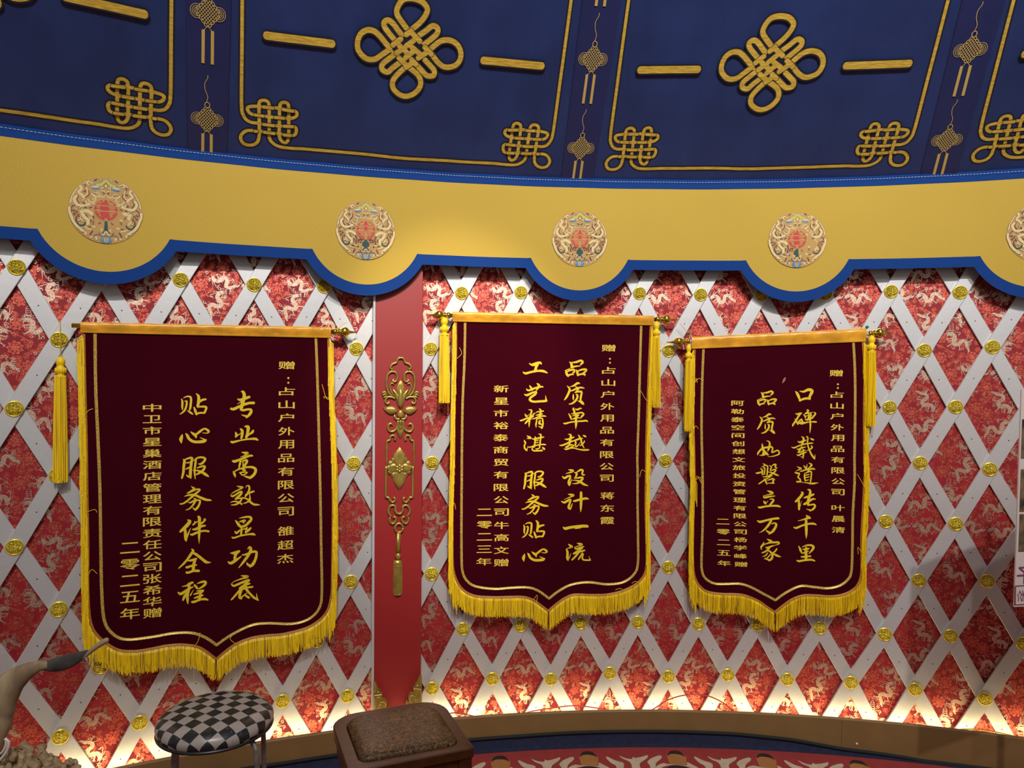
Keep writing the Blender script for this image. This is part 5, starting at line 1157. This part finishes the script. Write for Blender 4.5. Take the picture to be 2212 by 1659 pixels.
    for layer, step, hh in ((0, .0021, .0020), (1, .0019, .0042)):
        s = 0.002
        while s < tot:
            i = min(np.searchsorted(cum, s) - 1, len(seg) - 1); i = max(i, 0); t = (s - cum[i]) / max(seg[i], 1e-9)
            a, b = Ed[i] + (Ed[i + 1] - Ed[i]) * t; d = (Ed[i + 1] - Ed[i]) / max(seg[i], 1e-9)
            nx, ny = d[1], -d[0]                                   # outward for an outline drawn left, bottom, right
            down = max(0, -ny)
            o_ = (side_w * rs.uniform(.0, .8) * (1 - down) + .004 * down)
            L = .062 * (.9 + .16 * rs.random()) + (.004 if layer else 0)
            if down < .5: L = rs.uniform(.06, .11)
            P = PL.pt(a + nx * .0048, b + ny * .0042, hh); Q = Vector(PL.pt(a + nx * o_, b + min(0, ny) * o_, hh + rs.uniform(0, .006))) - Vector(P)
            mi = 0 if rs.random() < .62 else (1 if rs.random() < .72 else 2)
            strand(mb, P, Q, L, .0045 if down > .5 else .002, 2, .00115, mi if down > .5 or mi < 2 else 0, rs)
            s += step * rs.uniform(.7, 1.3)
    for k in range(7):                                             # loose threads
        s = rs.uniform(.05, .95) * tot; i = max(0, min(np.searchsorted(cum, s) - 1, len(seg) - 1)); a, b = Ed[i]
        sg = 1 if a < (Ed[0][0] + Ed[-1][0]) / 2 else -1
        mb.tube([PL.pt(*p, .006) for p in catmull([(a, b), (a + sg * rs.uniform(.005, .02), b + rs.uniform(.0, .02)), (a + sg * rs.uniform(.01, .03), b + rs.uniform(-.02, .05))], 4)], .0009, 4, 0)
    mb.build('fringe', root)
    # writing
    for chars, off in big:
        mb = MB(M['letter']); lv = .0018
        for ch, mv in zip(chars, off):
            fr, st = GLYPH[ch]; ox, oy, sc = FR[fr]
            for s_ in st.split('|'):
                pts = [tuple(float(q) for q in p.split()) for p in s_.split(',')]
                lv += .000004
                k = .5 * (1 / sc) * 2
                q = []
                for x, y, w in pts:
                    if mv is None: X, Y, ks = ox + x / sc, oy + y / sc, 1
                    else:                                          # the same character written again on another pennant
                        cx, cy, tx, ty, ks = mv; X = tx + (ox + x / sc - cx) * ks; Y = ty + (oy + y / sc - cy) * ks
                    a, b = PL.px(X, Y); a2, _ = PL.px(X + 1, Y)
                    q.append((a, b, (w * .93 + 1) / sc * ks * (a2 - a)))
                ribbon(mb, q, lambda x, y: PL.pt(x, y, lv), 0, True, 4)
        mb.build('verse_lettering', root)
    for txt, pts, w, h in small:
        mb = MB(M['letter2'])
        if len(pts) == 2 and len(txt) > 2:
            pts = [(pts[0][0] + (pts[1][0] - pts[0][0]) * i / (len(txt) - 1), pts[0][1] + (pts[1][1] - pts[0][1]) * i / (len(txt) - 1)) for i in range(len(txt))]
        for ch, p in zip(txt, pts):
            X, Y = frame(p); a, b = PL.px(X, Y); a2, b2 = PL.px(X + w, Y + h * .88)
            if ch == ':':
                for dy in (-.24, .24): mb.add([PL.pt(a + .0035 * math.cos(q), b + dy * (b - b2) * 1.25 + .0035 * math.sin(q), .0018) for q in np.arange(8) * .785], [tuple(range(8))])
                continue
            v, f = glyph(ch); mn, mx = v.min(0), v.max(0); c = (mn + mx) / 2; e = mx - mn
            kx = (a2 - a) / max(e[0], .5); ky = (b - b2) / max(e[1], .62)
            for ex, ey, eh in ((-1, -.4, 0), (1, -.4, 1), (-1, .4, 2), (1, .4, 3)): mb.add([PL.pt(a + (x - c[0]) * kx + ex * .00065, b + (y - c[1]) * ky + ey * .0006, .0018 + eh * .00003) for x, y, _ in v], f)
        mb.build('small_lettering', root)
    for k, (px, L, r_, ln) in enumerate(tassels):
        a, b = fx(px); t = tag(thing('tassel', None, None, PL.pt(a, b, .006)))
        adopt(t, root); LOC[t.name] = PL.pt(a, b, .006)
        tassel_parts(t, PL.pt(a, b, .010), L, r_, seed * 10 + k, ln)
    return root, PL


fr1 = lambda p: p
sc3 = 2212 / 510
frM = lambda p: (930 + p[0] / sc3, (660 if len(p) < 3 else 1020) + p[1] / sc3)
frR = lambda p: (1440 + p[0] / sc3, (690 if len(p) < 3 else 1020) + p[1] / sc3)
same = lambda L: [None] * len(L)
# wide pennant
edge1 = [(181.5, 722), (184, 838), (187, 950), (188.5, 1060), (190.5, 1180), (190.5, 1277), (196.7, 1345), (216.6, 1377.7), (252.7, 1402), (289, 1406), (325, 1401), (361, 1394), (397, 1392), (433, 1399), (467, 1423), (505, 1393), (541, 1378), (577, 1372), (613.6, 1368.6), (667.8, 1353), (702, 1326), (714.5, 1290), (717, 1240), (718.5, 1060), (714, 900), (711, 838), (709, 733)]
inner1 = [(205.5, 718), (207, 838), (211.5, 939), (216, 1057), (218, 1180), (220, 1277), (226, 1341), (245.5, 1370), (274, 1381), (325, 1376), (375, 1367.5), (415, 1367), (444, 1377), (468, 1393), (498, 1372), (541, 1351), (577, 1346), (632, 1347), (668, 1336), (689.5, 1313), (695, 1277), (693.5, 1180), (691.5, 1060), (686, 838), (682, 727)]
ptsA = [(619, 789), (622.7, 821.7), (619.8, 845.4), (619, 873.8), (617.8, 902), (618.6, 931.4), (617.8, 959.8), (618, 989.3), (617.8, 1018.3), (617.8, 1047.2), (617.8, 1075.6), (617.2, 1104.5), (617, 1146.5), (616.6, 1177), (616.3, 1206.4)]
root1, PL1 = pennant('pennant_banner', 'widest maroon velvet pennant with gold verse and yellow fringe, left of the red pillar', ((172, 703), (728, 718)), ((175.5, 695.5), (711, 706.5), (174, 719), (713.5, 730.5)), edge1, inner1,
                     [('专业高效显功底', same('专业高效显功底')), ('贴心服务伴全程', same('贴心服务伴全程'))],
                     [('赠:占山户外用品有限公司雒超杰', ptsA, 34, 19), ('中卫市星巢酒店管理有限责任公司张希华赠', [(328.8, 880.8), (329.3, 1323.5)], 39, 18), ('二零二五年', [(281, 1183), (281, 1219), (281, 1254), (281, 1289), (281, 1325)], 41, 22)],
                     fr1, (1,), [], .020, 11)
# middle pennant
edge2 = [(238, 155), (240, 400), (230, 700), (224, 1100), (222, 1400), (212, 1648), (208, 300, 1), (206, 600, 1), (209, 850, 1), (226, 960, 1), (270, 1058, 1), (340, 1125, 1), (440, 1160, 1), (600, 1169, 1), (750, 1166, 1), (870, 1167, 1), (960, 1195, 1), (1040, 1250, 1), (1101, 1297, 1), (1170, 1238, 1), (1260, 1175, 1), (1350, 1144, 1), (1500, 1148, 1), (1650, 1144, 1), (1800, 1108, 1), (1930, 1040, 1), (1998, 960, 1), (2021, 850, 1), (2018, 600, 1), (2012, 300, 1), (2016, 0, 1), (2018, 1300), (2030, 900), (2046, 500), (2060, 190)]
inner2 = [(324, 160), (318, 500), (301, 900), (294, 1300), (292, 1648), (290, 300, 1), (290, 700, 1), (298, 920, 1), (345, 1020, 1), (430, 1070, 1), (600, 1092, 1), (750, 1082, 1), (900, 1078, 1), (1000, 1105, 1), (1110, 1182, 1), (1200, 1112, 1), (1320, 1052, 1), (1480, 1030, 1), (1650, 1049, 1), (1800, 1030, 1), (1900, 960, 1), (1940, 860, 1), (1942, 600, 1), (1938, 300, 1), (1938, 0, 1), (1936, 1400), (1950, 1000), (1960, 600), (1972, 190)]
again = lambda fr, x, y, tx, ty, k: (FR[fr][0] + x / FR[fr][2], FR[fr][1] + y / FR[fr][2], tx, ty, k)
K2 = .80
mv2 = [None, None, None, None, again('A', 405, 1195, 1110 + 322 / 7.211, 1000 + 264 / 7.211, .83), again('G', 500, 430, 1110 + 332 / 7.211, 1000 + 648 / 7.211, .84), again('A', 380, 285, 1110 + 302 / 7.211, 1000 + 1030 / 7.211, .83), again('A', 398, 740, 1110 + 325 / 7.211, 1000 + 1435 / 7.211, .84)]
mvq = [None, again('J', 480, 475, 1110 + 940 / 7.211, 760 + 645 / 7.211, 1.10)] + [None] * 6
pt2A = [(1667, 398), (1680, 518), (1670, 608), (1665, 722), (1657, 832), (1655, 945), (1652, 1055), (1653, 1168), (1652, 1283), (1652, 1397), (1650, 1507), (1650, 1617), (1655, 220, 1), (1655, 337, 1), (1657, 452, 1)]
pt2B = [(662, 780), (662, 895), (660, 1010), (660, 1124), (657, 1238), (658, 1352), (660, 1468), (660, 1585), (661, 143, 1), (662, 258, 1), (664, 373, 1), (665, 497, 1), (665, 612, 1), (663, 730, 1), (661, 846, 1)]
root2, PL2 = pennant('pennant_banner', 'middle maroon velvet pennant just right of the red pillar, longest verse of sixteen characters', ((975, 684), (1414, 693)), ((205, 58), (2088, 95), (208, 153), (2085, 188)), edge2, inner2,
                     [('品质卓越设计一流', mvq), ('工艺精湛服务贴心', mv2)],
                     [('赠:占山户外用品有限公司蒋东霞', pt2A, 29, 16.5), ('新星市裕泰商贸有限公司牛高文赠', pt2B, 31, 17), ('二零二三年', [(505, 375, 1), (505, 492, 1), (505, 605, 1), (503, 720, 1), (500, 837, 1)], 32, 17)],
                     frM, (-1, 1), [((130, 112), .300, .018, 0), ((2110, 150), .310, .015, 0)], .016, 22)
# right pennant
edge3 = [(262, 283), (256, 600), (250, 900), (258, 1250), (262, 1500), (260, 100, 1), (250, 400, 1), (245, 700, 1), (250, 900, 1), (275, 1010, 1), (330, 1085, 1), (400, 1122, 1), (520, 1138, 1), (640, 1140, 1), (740, 1155, 1), (860, 1205, 1), (940, 1260, 1), (1012, 1308, 1), (1090, 1245, 1), (1180, 1185, 1), (1280, 1152, 1), (1400, 1152, 1), (1540, 1160, 1), (1660, 1140, 1), (1760, 1085, 1), (1810, 1000, 1), (1822, 880, 1), (1822, 600, 1), (1838, 300, 1), (1852, 0, 1), (1848, 1300), (1846, 900), (1850, 500), (1836, 212)]
inner3 = [(344, 280), (332, 600), (326, 1000), (334, 1400), (336, 100, 1), (336, 500, 1), (326, 800, 1), (332, 930, 1), (370, 1000, 1), (450, 1042, 1), (560, 1046, 1), (680, 1044, 1), (780, 1072, 1), (900, 1135, 1), (1018, 1198, 1), (1120, 1125, 1), (1250, 1066, 1), (1380, 1075, 1), (1500, 1086, 1), (1610, 1065, 1), (1690, 1010, 1), (1728, 930, 1), (1738, 700, 1), (1742, 400, 1), (1758, 100, 1), (1758, 1300), (1764, 900), (1762, 500), (1748, 212)]
mv3 = [again('C', 965, 262, 1610 + 382 / 8.294, 820 + 338 / 8.294, .90)] + [None] * 6
pt3A = [(1587, 503), (1603, 625), (1597, 705), (1595, 808), (1592, 907), (1597, 1010), (1600, 1110), (1600, 1213), (1602, 1315), (1605, 1415), (1605, 1517), (1603, 1617), (1605, 335, 1), (1607, 437, 1), (1607, 540, 1)]
pt3B = [(665, 785), (663, 862), (663, 938), (667, 1012), (668, 1087), (667, 1163), (675, 1237), (675, 1313), (677, 1388), (680, 1463), (680, 1540), (680, 1613), (683, 260, 1), (685, 335, 1), (687, 410, 1), (688, 485, 1), (690, 558, 1), (690, 632, 1), (690, 708, 1), (692, 785, 1), (695, 862, 1)]
root3, PL3 = pennant('pennant_banner', 'smallest maroon velvet pennant hung slightly askew, farthest to the right of the red pillar', ((1494, 735), (1870, 717)), ((228, 165), (1865, 85), (235, 278), (1860, 210)), edge3, inner3,
                     [('口碑载道传千里', same('口碑载道传千里')), ('品质如磐立万家', mv3)],
                     [('赠:占山户外用品有限公司叶晨清', pt3A, 28, 15.5), ('阿勒泰空间创想文旅投资管理有限公司杨学峰赠', pt3B, 27, 12.5), ('二零二五年', [(527, 462, 1), (530, 558, 1), (533, 657, 1), (535, 755, 1), (538, 852, 1)], 28, 14)],
                     frR, (-1, 1), [((204, 232), .315, .013, 0), ((1912, 150), .320, .017, 0)], .018, 33, True)
for (x, y), nm in (((208, 130), 'bead'), ((1878, 72), 'bead')):
    a, b = PL3.px(*frR((x, y)), .012); mb = MB(M['greenbead']); mb.lathe(PL3.pt(a - .006, b, .012), PL3.e, [(0, .001), (.002, .0045), (.006, .0058), (.010, .0045), (.012, .001)], 12); mb.build('bead', root3, True)
for px in ([(125, 38), (165, 85), (205, 135), (225, 170)], [(1845, 60), (1830, 72), (1815, 95)]):
    mb = MB(M['fr2']); mb.tube([PL3.pt(*PL3.px(*frR(p), .004), .004) for p in px], .0009, 5); mb.build('hanging_cord', root3)
mb = MB(M['leafbit'])
P = [PL3.px(*frR(p)) for p in leaf2d(1112, 540, 1080, 602, 11)]; mb.add([PL3.pt(a, b, .003 + .002 * (i % 2)) for i, (a, b) in enumerate(P)], [tuple(range(len(P)))]); mb.build('stuck_scrap', root3)
mb = MB(M['fr2']); mb.tube([PL1.pt(*PL1.px(*p), .01) for p in catmull([(714, 712), (718, 704), (724, 703), (728, 708), (724, 714), (729, 712), (737, 703), (748, 697)], 4)], .0009, 5); mb.build('hanging_cord', root1)

# tassel hung by itself on the lattice
a, z = cylpx(131, 770, R - .02)
p = cyl(a, z, R - .026)
t = thing('tassel', 'long yellow tassel hanging by its cord over a gold stud left of the widest pennant', 'tassel', p)
tassel_parts(t, p, .375, .0175, 77, .0)
mb = MB(M['fr2']); b0 = cylpx(130, 692, R - .006); mb.tube([cyl(b0[0], b0[1], R - .004), cyl(*cylpx(130, 722, R - .012), R - .014), cyl(*cylpx(130, 745, R - .018), R - .018), p], .0011, 6); mb.build('cord', t)

# ------------------------------------------------------------------ round stool with checked seat
def at_depth(px, py, y):
    """point of the picture at distance y into the room"""
    d = ray(px, py); t = y / d[1]
    return Vector((d[0] * t, y, d[2] * t + H))


def at_height(px, py, z):
    d = ray(px, py); t = (z - H) / d[2]
    return Vector((d[0] * t, d[1] * t, z))


sz = 0.452
c = at_height(466, 1552, sz); rs_ = 0.1365
root = thing('round_stool', 'round metal stool with worn black and white checked vinyl seat, below the widest pennant', 'stool', (c.x, c.y, 0))
ca, sa = math.cos(-0.55), math.sin(-0.55)
mb = MB(M['checker']); N = 64
prof = [(0, .030), (.3, .0295), (.55, .0275), (.75, .0235), (.88, .0175), (.95, .011), (.99, .003), (1.0, -.004), (.985, -.013), (.96, -.018)]
mb.grid([[(c.x + rs_ * max(q, 1e-4) * math.cos(2 * math.pi * k / N), c.y + rs_ * max(q, 1e-4) * math.sin(2 * math.pi * k / N), sz + h) for k in range(N)] for q, h in prof], 0, True)


def chuv(x, y, z):
    dx, dy = x - c.x, y - c.y; l = math.hypot(dx, dy); k = 1 + max(0, (sz + .012 - z)) * .45 / rs_ * 2
    dx, dy = dx * k, dy * k
    return ((dx * ca + dy * sa) / .0285, (-dx * sa + dy * ca) / .0285)


mb.build('seat', root, True, chuv)
mb = MB(M['steeldark'])
mb.tube([(c.x + (rs_ - .004) * math.cos(a), c.y + (rs_ - .004) * math.sin(a), sz - .019) for a in np.linspace(0, 6.2832, 65)], .0042, 8)
mb.add([(c.x + (rs_ - .006) * math.cos(a), c.y + (rs_ - .006) * math.sin(a), sz - .018) for a in np.linspace(0, 6.2832, 65)[:-1]], [tuple(range(64))])
mb.build('seat_rim', root, True)
l4 = at_depth(384, 1640, c.y + .06)
l1, l2, l3 = at_depth(377, 1640, c.y - .075), at_depth(553, 1640, c.y - .055), at_depth(567, 1640, c.y + .045)
angs = [math.atan2(l.y - c.y, l.x - c.x) for l in (l1, l2, l3, l4)] 
for k, a in enumerate(angs):
    l = (l1, l2, l3, l4)[k]
    d = Vector((math.cos(a), math.sin(a), 0)); rr = math.hypot(l.x - c.x, l.y - c.y)
    pts = [Vector((c.x, c.y, sz - .028)) + d * (rr - .075), Vector((c.x, c.y, sz - .028)) + d * (rr - .03), Vector((c.x, c.y, sz - .033)) + d * (rr - .012), Vector((c.x, c.y, sz - .045)) + d * (rr - .002),
           Vector((c.x, c.y, sz - .065)) + d * (rr + .002), Vector((c.x, c.y, sz - .2)) + d * (rr + .005), Vector((c.x, c.y, .018)) + d * (rr + .012)]
    mb = MB(M['steel']); mb.tube(catmull(pts, 4), .0062, 10)
    o = mb.build('leg', root, True)
    mb = MB(M['steeldark']); e = pts[-1]; mb.lathe((e.x, e.y, .0072), (0, 0, 1), [(0, .0085), (.018, .0085), (.022, .007)], 12); mb.build('rubber_foot', o, True)

# ------------------------------------------------------------------ wooden stool with leather pad
tz = 0.47
FRc = at_height(1025, 1615, tz); u = Vector((.927, .375, 0)).normalized(); v = Vector((-u.y, u.x, 0))
W_, D_ = .280, .268
root = thing('wooden_stool', 'dark varnished wooden stool with veined brown leather pad in front of the red pillar', 'stool', (FRc.x - .1, FRc.y + .08, 0))
LP = lambda a, b, z: tuple(FRc + u * a + v * b + Vector((0, 0, z - tz)))     # a runs from -W_ to 0, b from 0 to D_


def rrect(a0, b0, a1, b1, rf, rb, n=7):
    out = []
    for (ca_, cb_, r_, s0) in ((a0 + rf, b0 + rf, rf, math.pi), (a1 - rf, b0 + rf, rf, 1.5 * math.pi), (a1 - rb, b1 - rb, rb, 0), (a0 + rb, b1 - rb, rb, .5 * math.pi)):
        out += [(ca_ + r_ * math.cos(s0 + q), cb_ + r_ * math.sin(s0 + q)) for q in np.linspace(0, math.pi / 2, n)]
    return out


O = rrect(-W_, 0, 0, D_, .006, .062); I2 = rrect(-W_ + .030, .027, -.027, D_ - .032, .02, .045)
mb = MB(M['wood'])
sh = lambda L, e: [(a + (e if a < -W_ / 2 else -e), b + (e if b < D_ / 2 else -e)) for a, b in L]
mb.grid([[LP(a, b, z) for a, b in L] for L, z in ((I2, tz - .012), (I2, tz - .001), (sh(I2, -.002), tz), (sh(O, .0025), tz), (O, tz - .0025), (O, tz - .021), (sh(O, .002), tz - .023), (sh(O, .02), tz - .023))], 0, True)
mb.build('seat_frame', root, False)
mb = MB(M['leather']); Pd = rrect(-W_ + .031, .028, -.028, D_ - .033, .02, .044); ca_, cb_ = -W_ / 2, D_ / 2 - .002
mb.grid([[LP(ca_ + (a - ca_) * q, cb_ + (b - cb_) * q, tz + h) for a, b in Pd] for q, h in ((1.0, -.008), (1.0, .001), (.985, .0055), (.95, .0085), (.88, .0105), (.7, .012), (.4, .013), (.02, .0132))], 0, True)
mb.f.append(tuple(range(len(mb.v) - len(Pd), len(mb.v)))); mb.m.append(0)
smooth_mod(mb.build('leather_pad', root, True))
for sx, sy in ((0, 0), (1, 0), (0, 1), (1, 1)):
    a0 = -.034 if sx == 0 else -W_ + .004; b0 = .004 if sy == 0 else D_ - .05
    if sy: a0 += (-.018 if sx == 0 else .018)
    mb = MB(M['wood']); mb.box((a0, b0, .0072), (a0 + .03, b0 + .03, tz - .022), 0, lambda a, b, z: LP(a, b, z)); bevel_mod(mb.build('leg', root), .002)
for nm, lo, hi in (('front', (-W_ + .03, .010, tz - .052), (-.03, .026, tz - .0225)), ('back', (-W_ + .05, D_ - .046, tz - .07), (-.05, D_ - .03, tz - .0225)), ('side', (-W_ + .010, .03, tz - .07), (-W_ + .026, D_ - .05, tz - .0225)), ('side', (-.026, .03, tz - .07), (-.010, D_ - .05, tz - .0225))):
    mb = MB(M['wood']); mb.box(lo, hi, 0, lambda a, b, z: LP(a, b, z)); bevel_mod(mb.build('apron_rail', root), .0015)
for lo, hi in (((-W_ + .012, .03, .12), (-W_ + .026, D_ - .05, .145)), ((-.026, .03, .12), (-.012, D_ - .05, .145)), ((-W_ + .03, .012, .18), (-.03, .026, .20))):
    mb = MB(M['wood']); mb.box(lo, hi, 0, lambda a, b, z: LP(a, b, z)); bevel_mod(mb.build('stretcher', root), .0015)

# ------------------------------------------------------------------ carved horn and the heap of knucklebones on a small table
DH = 1.50
tabz = H - .885
ctr = at_depth(0, 1700, DH); ctr.z = tabz
root = thing('side_table', 'small dark wooden table under the knucklebones at the left edge, only just outside the picture', 'table', (ctr.x, ctr.y, 0))
mb = MB(M['wood']); mb.box((ctr.x - .24, ctr.y - .16, tabz - .022), (ctr.x + .19, ctr.y + .10, tabz)); bevel_mod(mb.build('tabletop', root), .004)
for sx in (-.215, .165):
    for sy in (-.14, .08):
        mb = MB(M['wood']); mb.box((ctr.x + sx - .015, ctr.y + sy - .015, .0072), (ctr.x + sx + .015, ctr.y + sy + .015, tabz - .022)); mb.build('leg', root)


def hz(x, y, d=0.0): return at_depth(x / 5.369, 1350 + y / 5.369, DH + d)


pxm = lambda w: w / 5.369 / F * DH / 2
root = thing('carved_horn', 'pale weathered horn curving up from the left edge to a dark blade and slim tip', 'ornament', (hz(-120, 1720).x, DH, tabz))
LOC[root.name] = tuple(root.location)
body = [(-190, 1795, 190), (-175, 1600, 230), (-125, 1400, 310), (-90, 1180, 395), (-55, 1000, 415), (15, 850, 380), (105, 710, 318), (215, 600, 250), (320, 530, 190), (420, 485, 140), (500, 470, 112), (560, 465, 90)]
B = catmull(body, 5)
mb = MB(M['horn']); n = len(B); rows = []
for i, b in enumerate(B):
    d = (B[min(i + 1, n - 1)] - B[max(i - 1, 0)])[:2]; d /= np.hypot(*d); nn = np.array([-d[1], d[0]]); p = hz(b[0], b[1]); q = hz(b[0] + nn[0], b[1] + nn[1]) - p; q.normalize(); r_ = pxm(b[2])
    fy = Vector((0, 1, 0)); rows.append([p + (q * math.cos(a) + fy * math.sin(a) * .72) * r_ * (1 + .03 * math.sin(3 * a + i * .35) + .02 * math.sin(i * .9 + a)) for a in np.linspace(0, 6.2832, 21)[:-1]])
mb.grid(rows, 0, True); o = len(mb.v); mb.f += [tuple(range(20)), tuple(range(o - 20, o))]; mb.m += [0, 0]
mb.build('horn_body', root, True)
mb = MB(M['horndark'])
bl = [(480, 500, 50), (560, 478, 130), (660, 458, 168), (780, 425, 172), (880, 385, 135), (960, 345, 92), (1030, 312, 56)]
rows = []; B = catmull(bl, 4); n = len(B)
for i, b in enumerate(B):
    d = (B[min(i + 1, n - 1)] - B[max(i - 1, 0)])[:2]; d /= np.hypot(*d); nn = np.array([-d[1], d[0]]); p = hz(b[0], b[1]); q = hz(b[0] + nn[0], b[1] + nn[1]) - p; q.normalize(); r_ = pxm(b[2])
    rows.append([p + q * math.cos(a) * r_ + Vector((0, 1, 0)) * math.sin(a) * r_ * .38 for a in np.linspace(0, 6.2832, 17)[:-1]])
mb.grid(rows, 0, True); mb.f.append(tuple(range(16))); mb.m.append(0); mb.build('dark_blade', root, True)
mb = MB(M['horntip'])
tp = [(960, 395, 10), (1020, 335, 44), (1085, 275, 56), (1150, 230, 64), (1200, 198, 68), (1240, 175, 60), (1258, 168, 30)]
B = catmull(tp, 4); mb.tube([hz(b[0], b[1], -.004) for b in B], [pxm(b[2]) for b in B], 12); mb.build('horn_tip', root, True)
mb = MB(M['plastic']); mb.tube([hz(*p, -.02) for p in catmull([(55, 1320), (95, 1350), (98, 1400), (75, 1470), (40, 1520), (5, 1560), (-20, 1590)], 4)], .0028, 8)
mb.tube([hz(*p, -.02) for p in catmull([(62, 1345), (70, 1370), (55, 1430), (20, 1480), (-10, 1500)], 4)], .0022, 8); mb.build('plastic_loop', root, True)


def bone_mesh():
    """a sheep's knucklebone: two rounded ends, a waist and hollows"""
    mb = MB(M['bone']); rows = []
    for i in range(13):
        t = i / 12; x = (t - .5) * 2; w = (.62 + .38 * abs(x) ** 1.3) * max(0.02, 1 - abs(x) ** 7) ** .5; h = (.58 + .30 * math.cos(x * 2.6) * .4) * max(.02, 1 - abs(x) ** 5) ** .5
        rows.append([(x * .0140, w * .0108 * math.cos(a) * (1 - .10 * (math.sin(a) > .3) * (abs(x) < .5)), 0.0098 * h / .62 * math.sin(a) * (1 - .22 * (1 - abs(x)) * (math.cos(a * 1) ** 2 < .5)) + .0018 * math.sin(x * 3)) for a in np.linspace(0, 6.2832, 15)[:-1]])
    mb.grid(rows, 0, True); o = len(mb.v); mb.f += [tuple(range(14)), tuple(range(o - 14, o))[::-1]]; mb.m += [0, 0]
    return mb


BM = None; rr = random.Random(3)
spots = [(210, 1440), (130, 1455), (80, 1530), (150, 1560), (240, 1620), (300, 1500), (255, 1545), (350, 1630), (385, 1490), (490, 1520), (560, 1560), (640, 1640), (680, 1560), (740, 1590), (725, 1650), (620, 1605), (820, 1650), (30, 1600), (440, 1610), (330, 1560), (170, 1650), (95, 1630), (520, 1640), (430, 1545), (20, 1500)]
used = []
spots = [(x, y + 55) for x, y in spots]
spots += [(x + rr.uniform(-45, 45), y + rr.uniform(15, 75)) for x, y in spots for _ in (0, 1) if x < 760]
pos = [(Vector(hz(x, y)) + Vector((0, rr.uniform(-.012, .03), 0)), x) for i, (x, y) in enumerate(spots)]
under = []
for ly in range(4):
    for k in range(10 - ly):
        under.append(Vector((hz(-20 + k * (118 - ly * 6), 1700).x, DH + .012 * (1 if k % 2 else -1) + .004 * ly, tabz + .009 + ly * .0155)))
for i, p in enumerate([q for q, _ in pos] + under):
    if BM is None: BM = bone_mesh().build('knucklebone', None, True); o = BM
    else: o = BM.copy(); COL.objects.link(o)
    o.location = p; o.rotation_euler = (rr.uniform(-.6, .6) + (1.2 if i % 3 == 0 else 0), rr.uniform(-1.3, 1.3), rr.uniform(-1.2, 1.2)); s_ = rr.uniform(.92, 1.12); o.scale = (s_, s_, s_)
    tag(o, 'small beige knucklebone in the heap at the bottom left corner', 'bone', 'heap of knucklebones')

# ------------------------------------------------------------------ poster seen from behind at the right edge
DP = 1.95
q = lambda x, y: at_depth(x, y, DP)
pA, pB = q(2207, 842), q(2191, 1311)
root = thing('poster_board', 'pale hanging poster at the right edge, printed photos and mirrored maroon characters', 'poster', (pB.x + .22, DP + .04, 0))
ex = Vector((.96, .20, 0)).normalized()
bd = lambda a, t, h=0: tuple(pA.lerp(pB, t) + ex * a + Vector((.20, -.96, 0)) * h)
PW = .42
mb = MB(M['paper']); F8 = [bd(a, t, h) for h in (0, -.004) for a, t in ((0, 0), (PW, 0), (PW, 1.02), (0, 1))]
mb.add(F8, [(0, 1, 2, 3), (7, 6, 5, 4), (0, 4, 5, 1), (1, 5, 6, 2), (2, 6, 7, 3), (3, 7, 4, 0)]); mb.build('printed_sheet', root)
for t0, t1, a0 in ((.135, .315, .004), (.365, .560, .005), (.572, .745, .006)):
    mb = MB(M['photo']); mb.add([bd(a, t, .0012) for a, t in ((a0, t0), (PW - .03, t0), (PW - .03, t1), (a0, t1))], [(0, 1, 2, 3)]); mb.build('photo_print', root)
mb = MB(M['maroonink'])


def mirrored(ch, a, t, w, h):
    v_, f_ = glyph(ch); mn, mx = v_.min(0), v_.max(0); k = 1 / max(mx - mn)
    mb.add([bd(a + w * (.5 - (x - mn[0]) / (mx[0] - mn[0]) + .5), t + h * (1 - (y - mn[1]) / (mx[1] - mn[1])), .0014) for x, y, _ in v_], f_)


for ch, a in (('子', .004), ('面', .055)): mirrored(ch, a, .815, .046, .082)
for ch, a in (('价', .006), ('报', .033)): mirrored(ch, a, .925, .024, .050)
for pts in ([(.0, .903), (PW - .05, .903)], [(.0, .903), (.001, .99)], [(.001, .99), (PW - .05, 1.0)]):
    ribbon(mb, [(a, t, .004 if 1 else 0) for a, t in pts], lambda a, t: bd(a, t, .0013), 0, False, 1, False)
mb.build('lettering', root)
mb = MB(M['steel']); bx, by = bd(PW * .5, 0)[0], bd(PW * .5, 0)[1]
mb.tube([(bx, by + .02, .03), (bx, by + .02, pA.z + .03)], .009, 10); mb.build('stand_pole', root, True)
mb = MB(M['steeldark']); mb.lathe((bx, by + .02, .0072), (0, 0, 1), [(0, .12), (.012, .12), (.022, .10), (.03, .015)], 28); mb.build('stand_base', root, True)
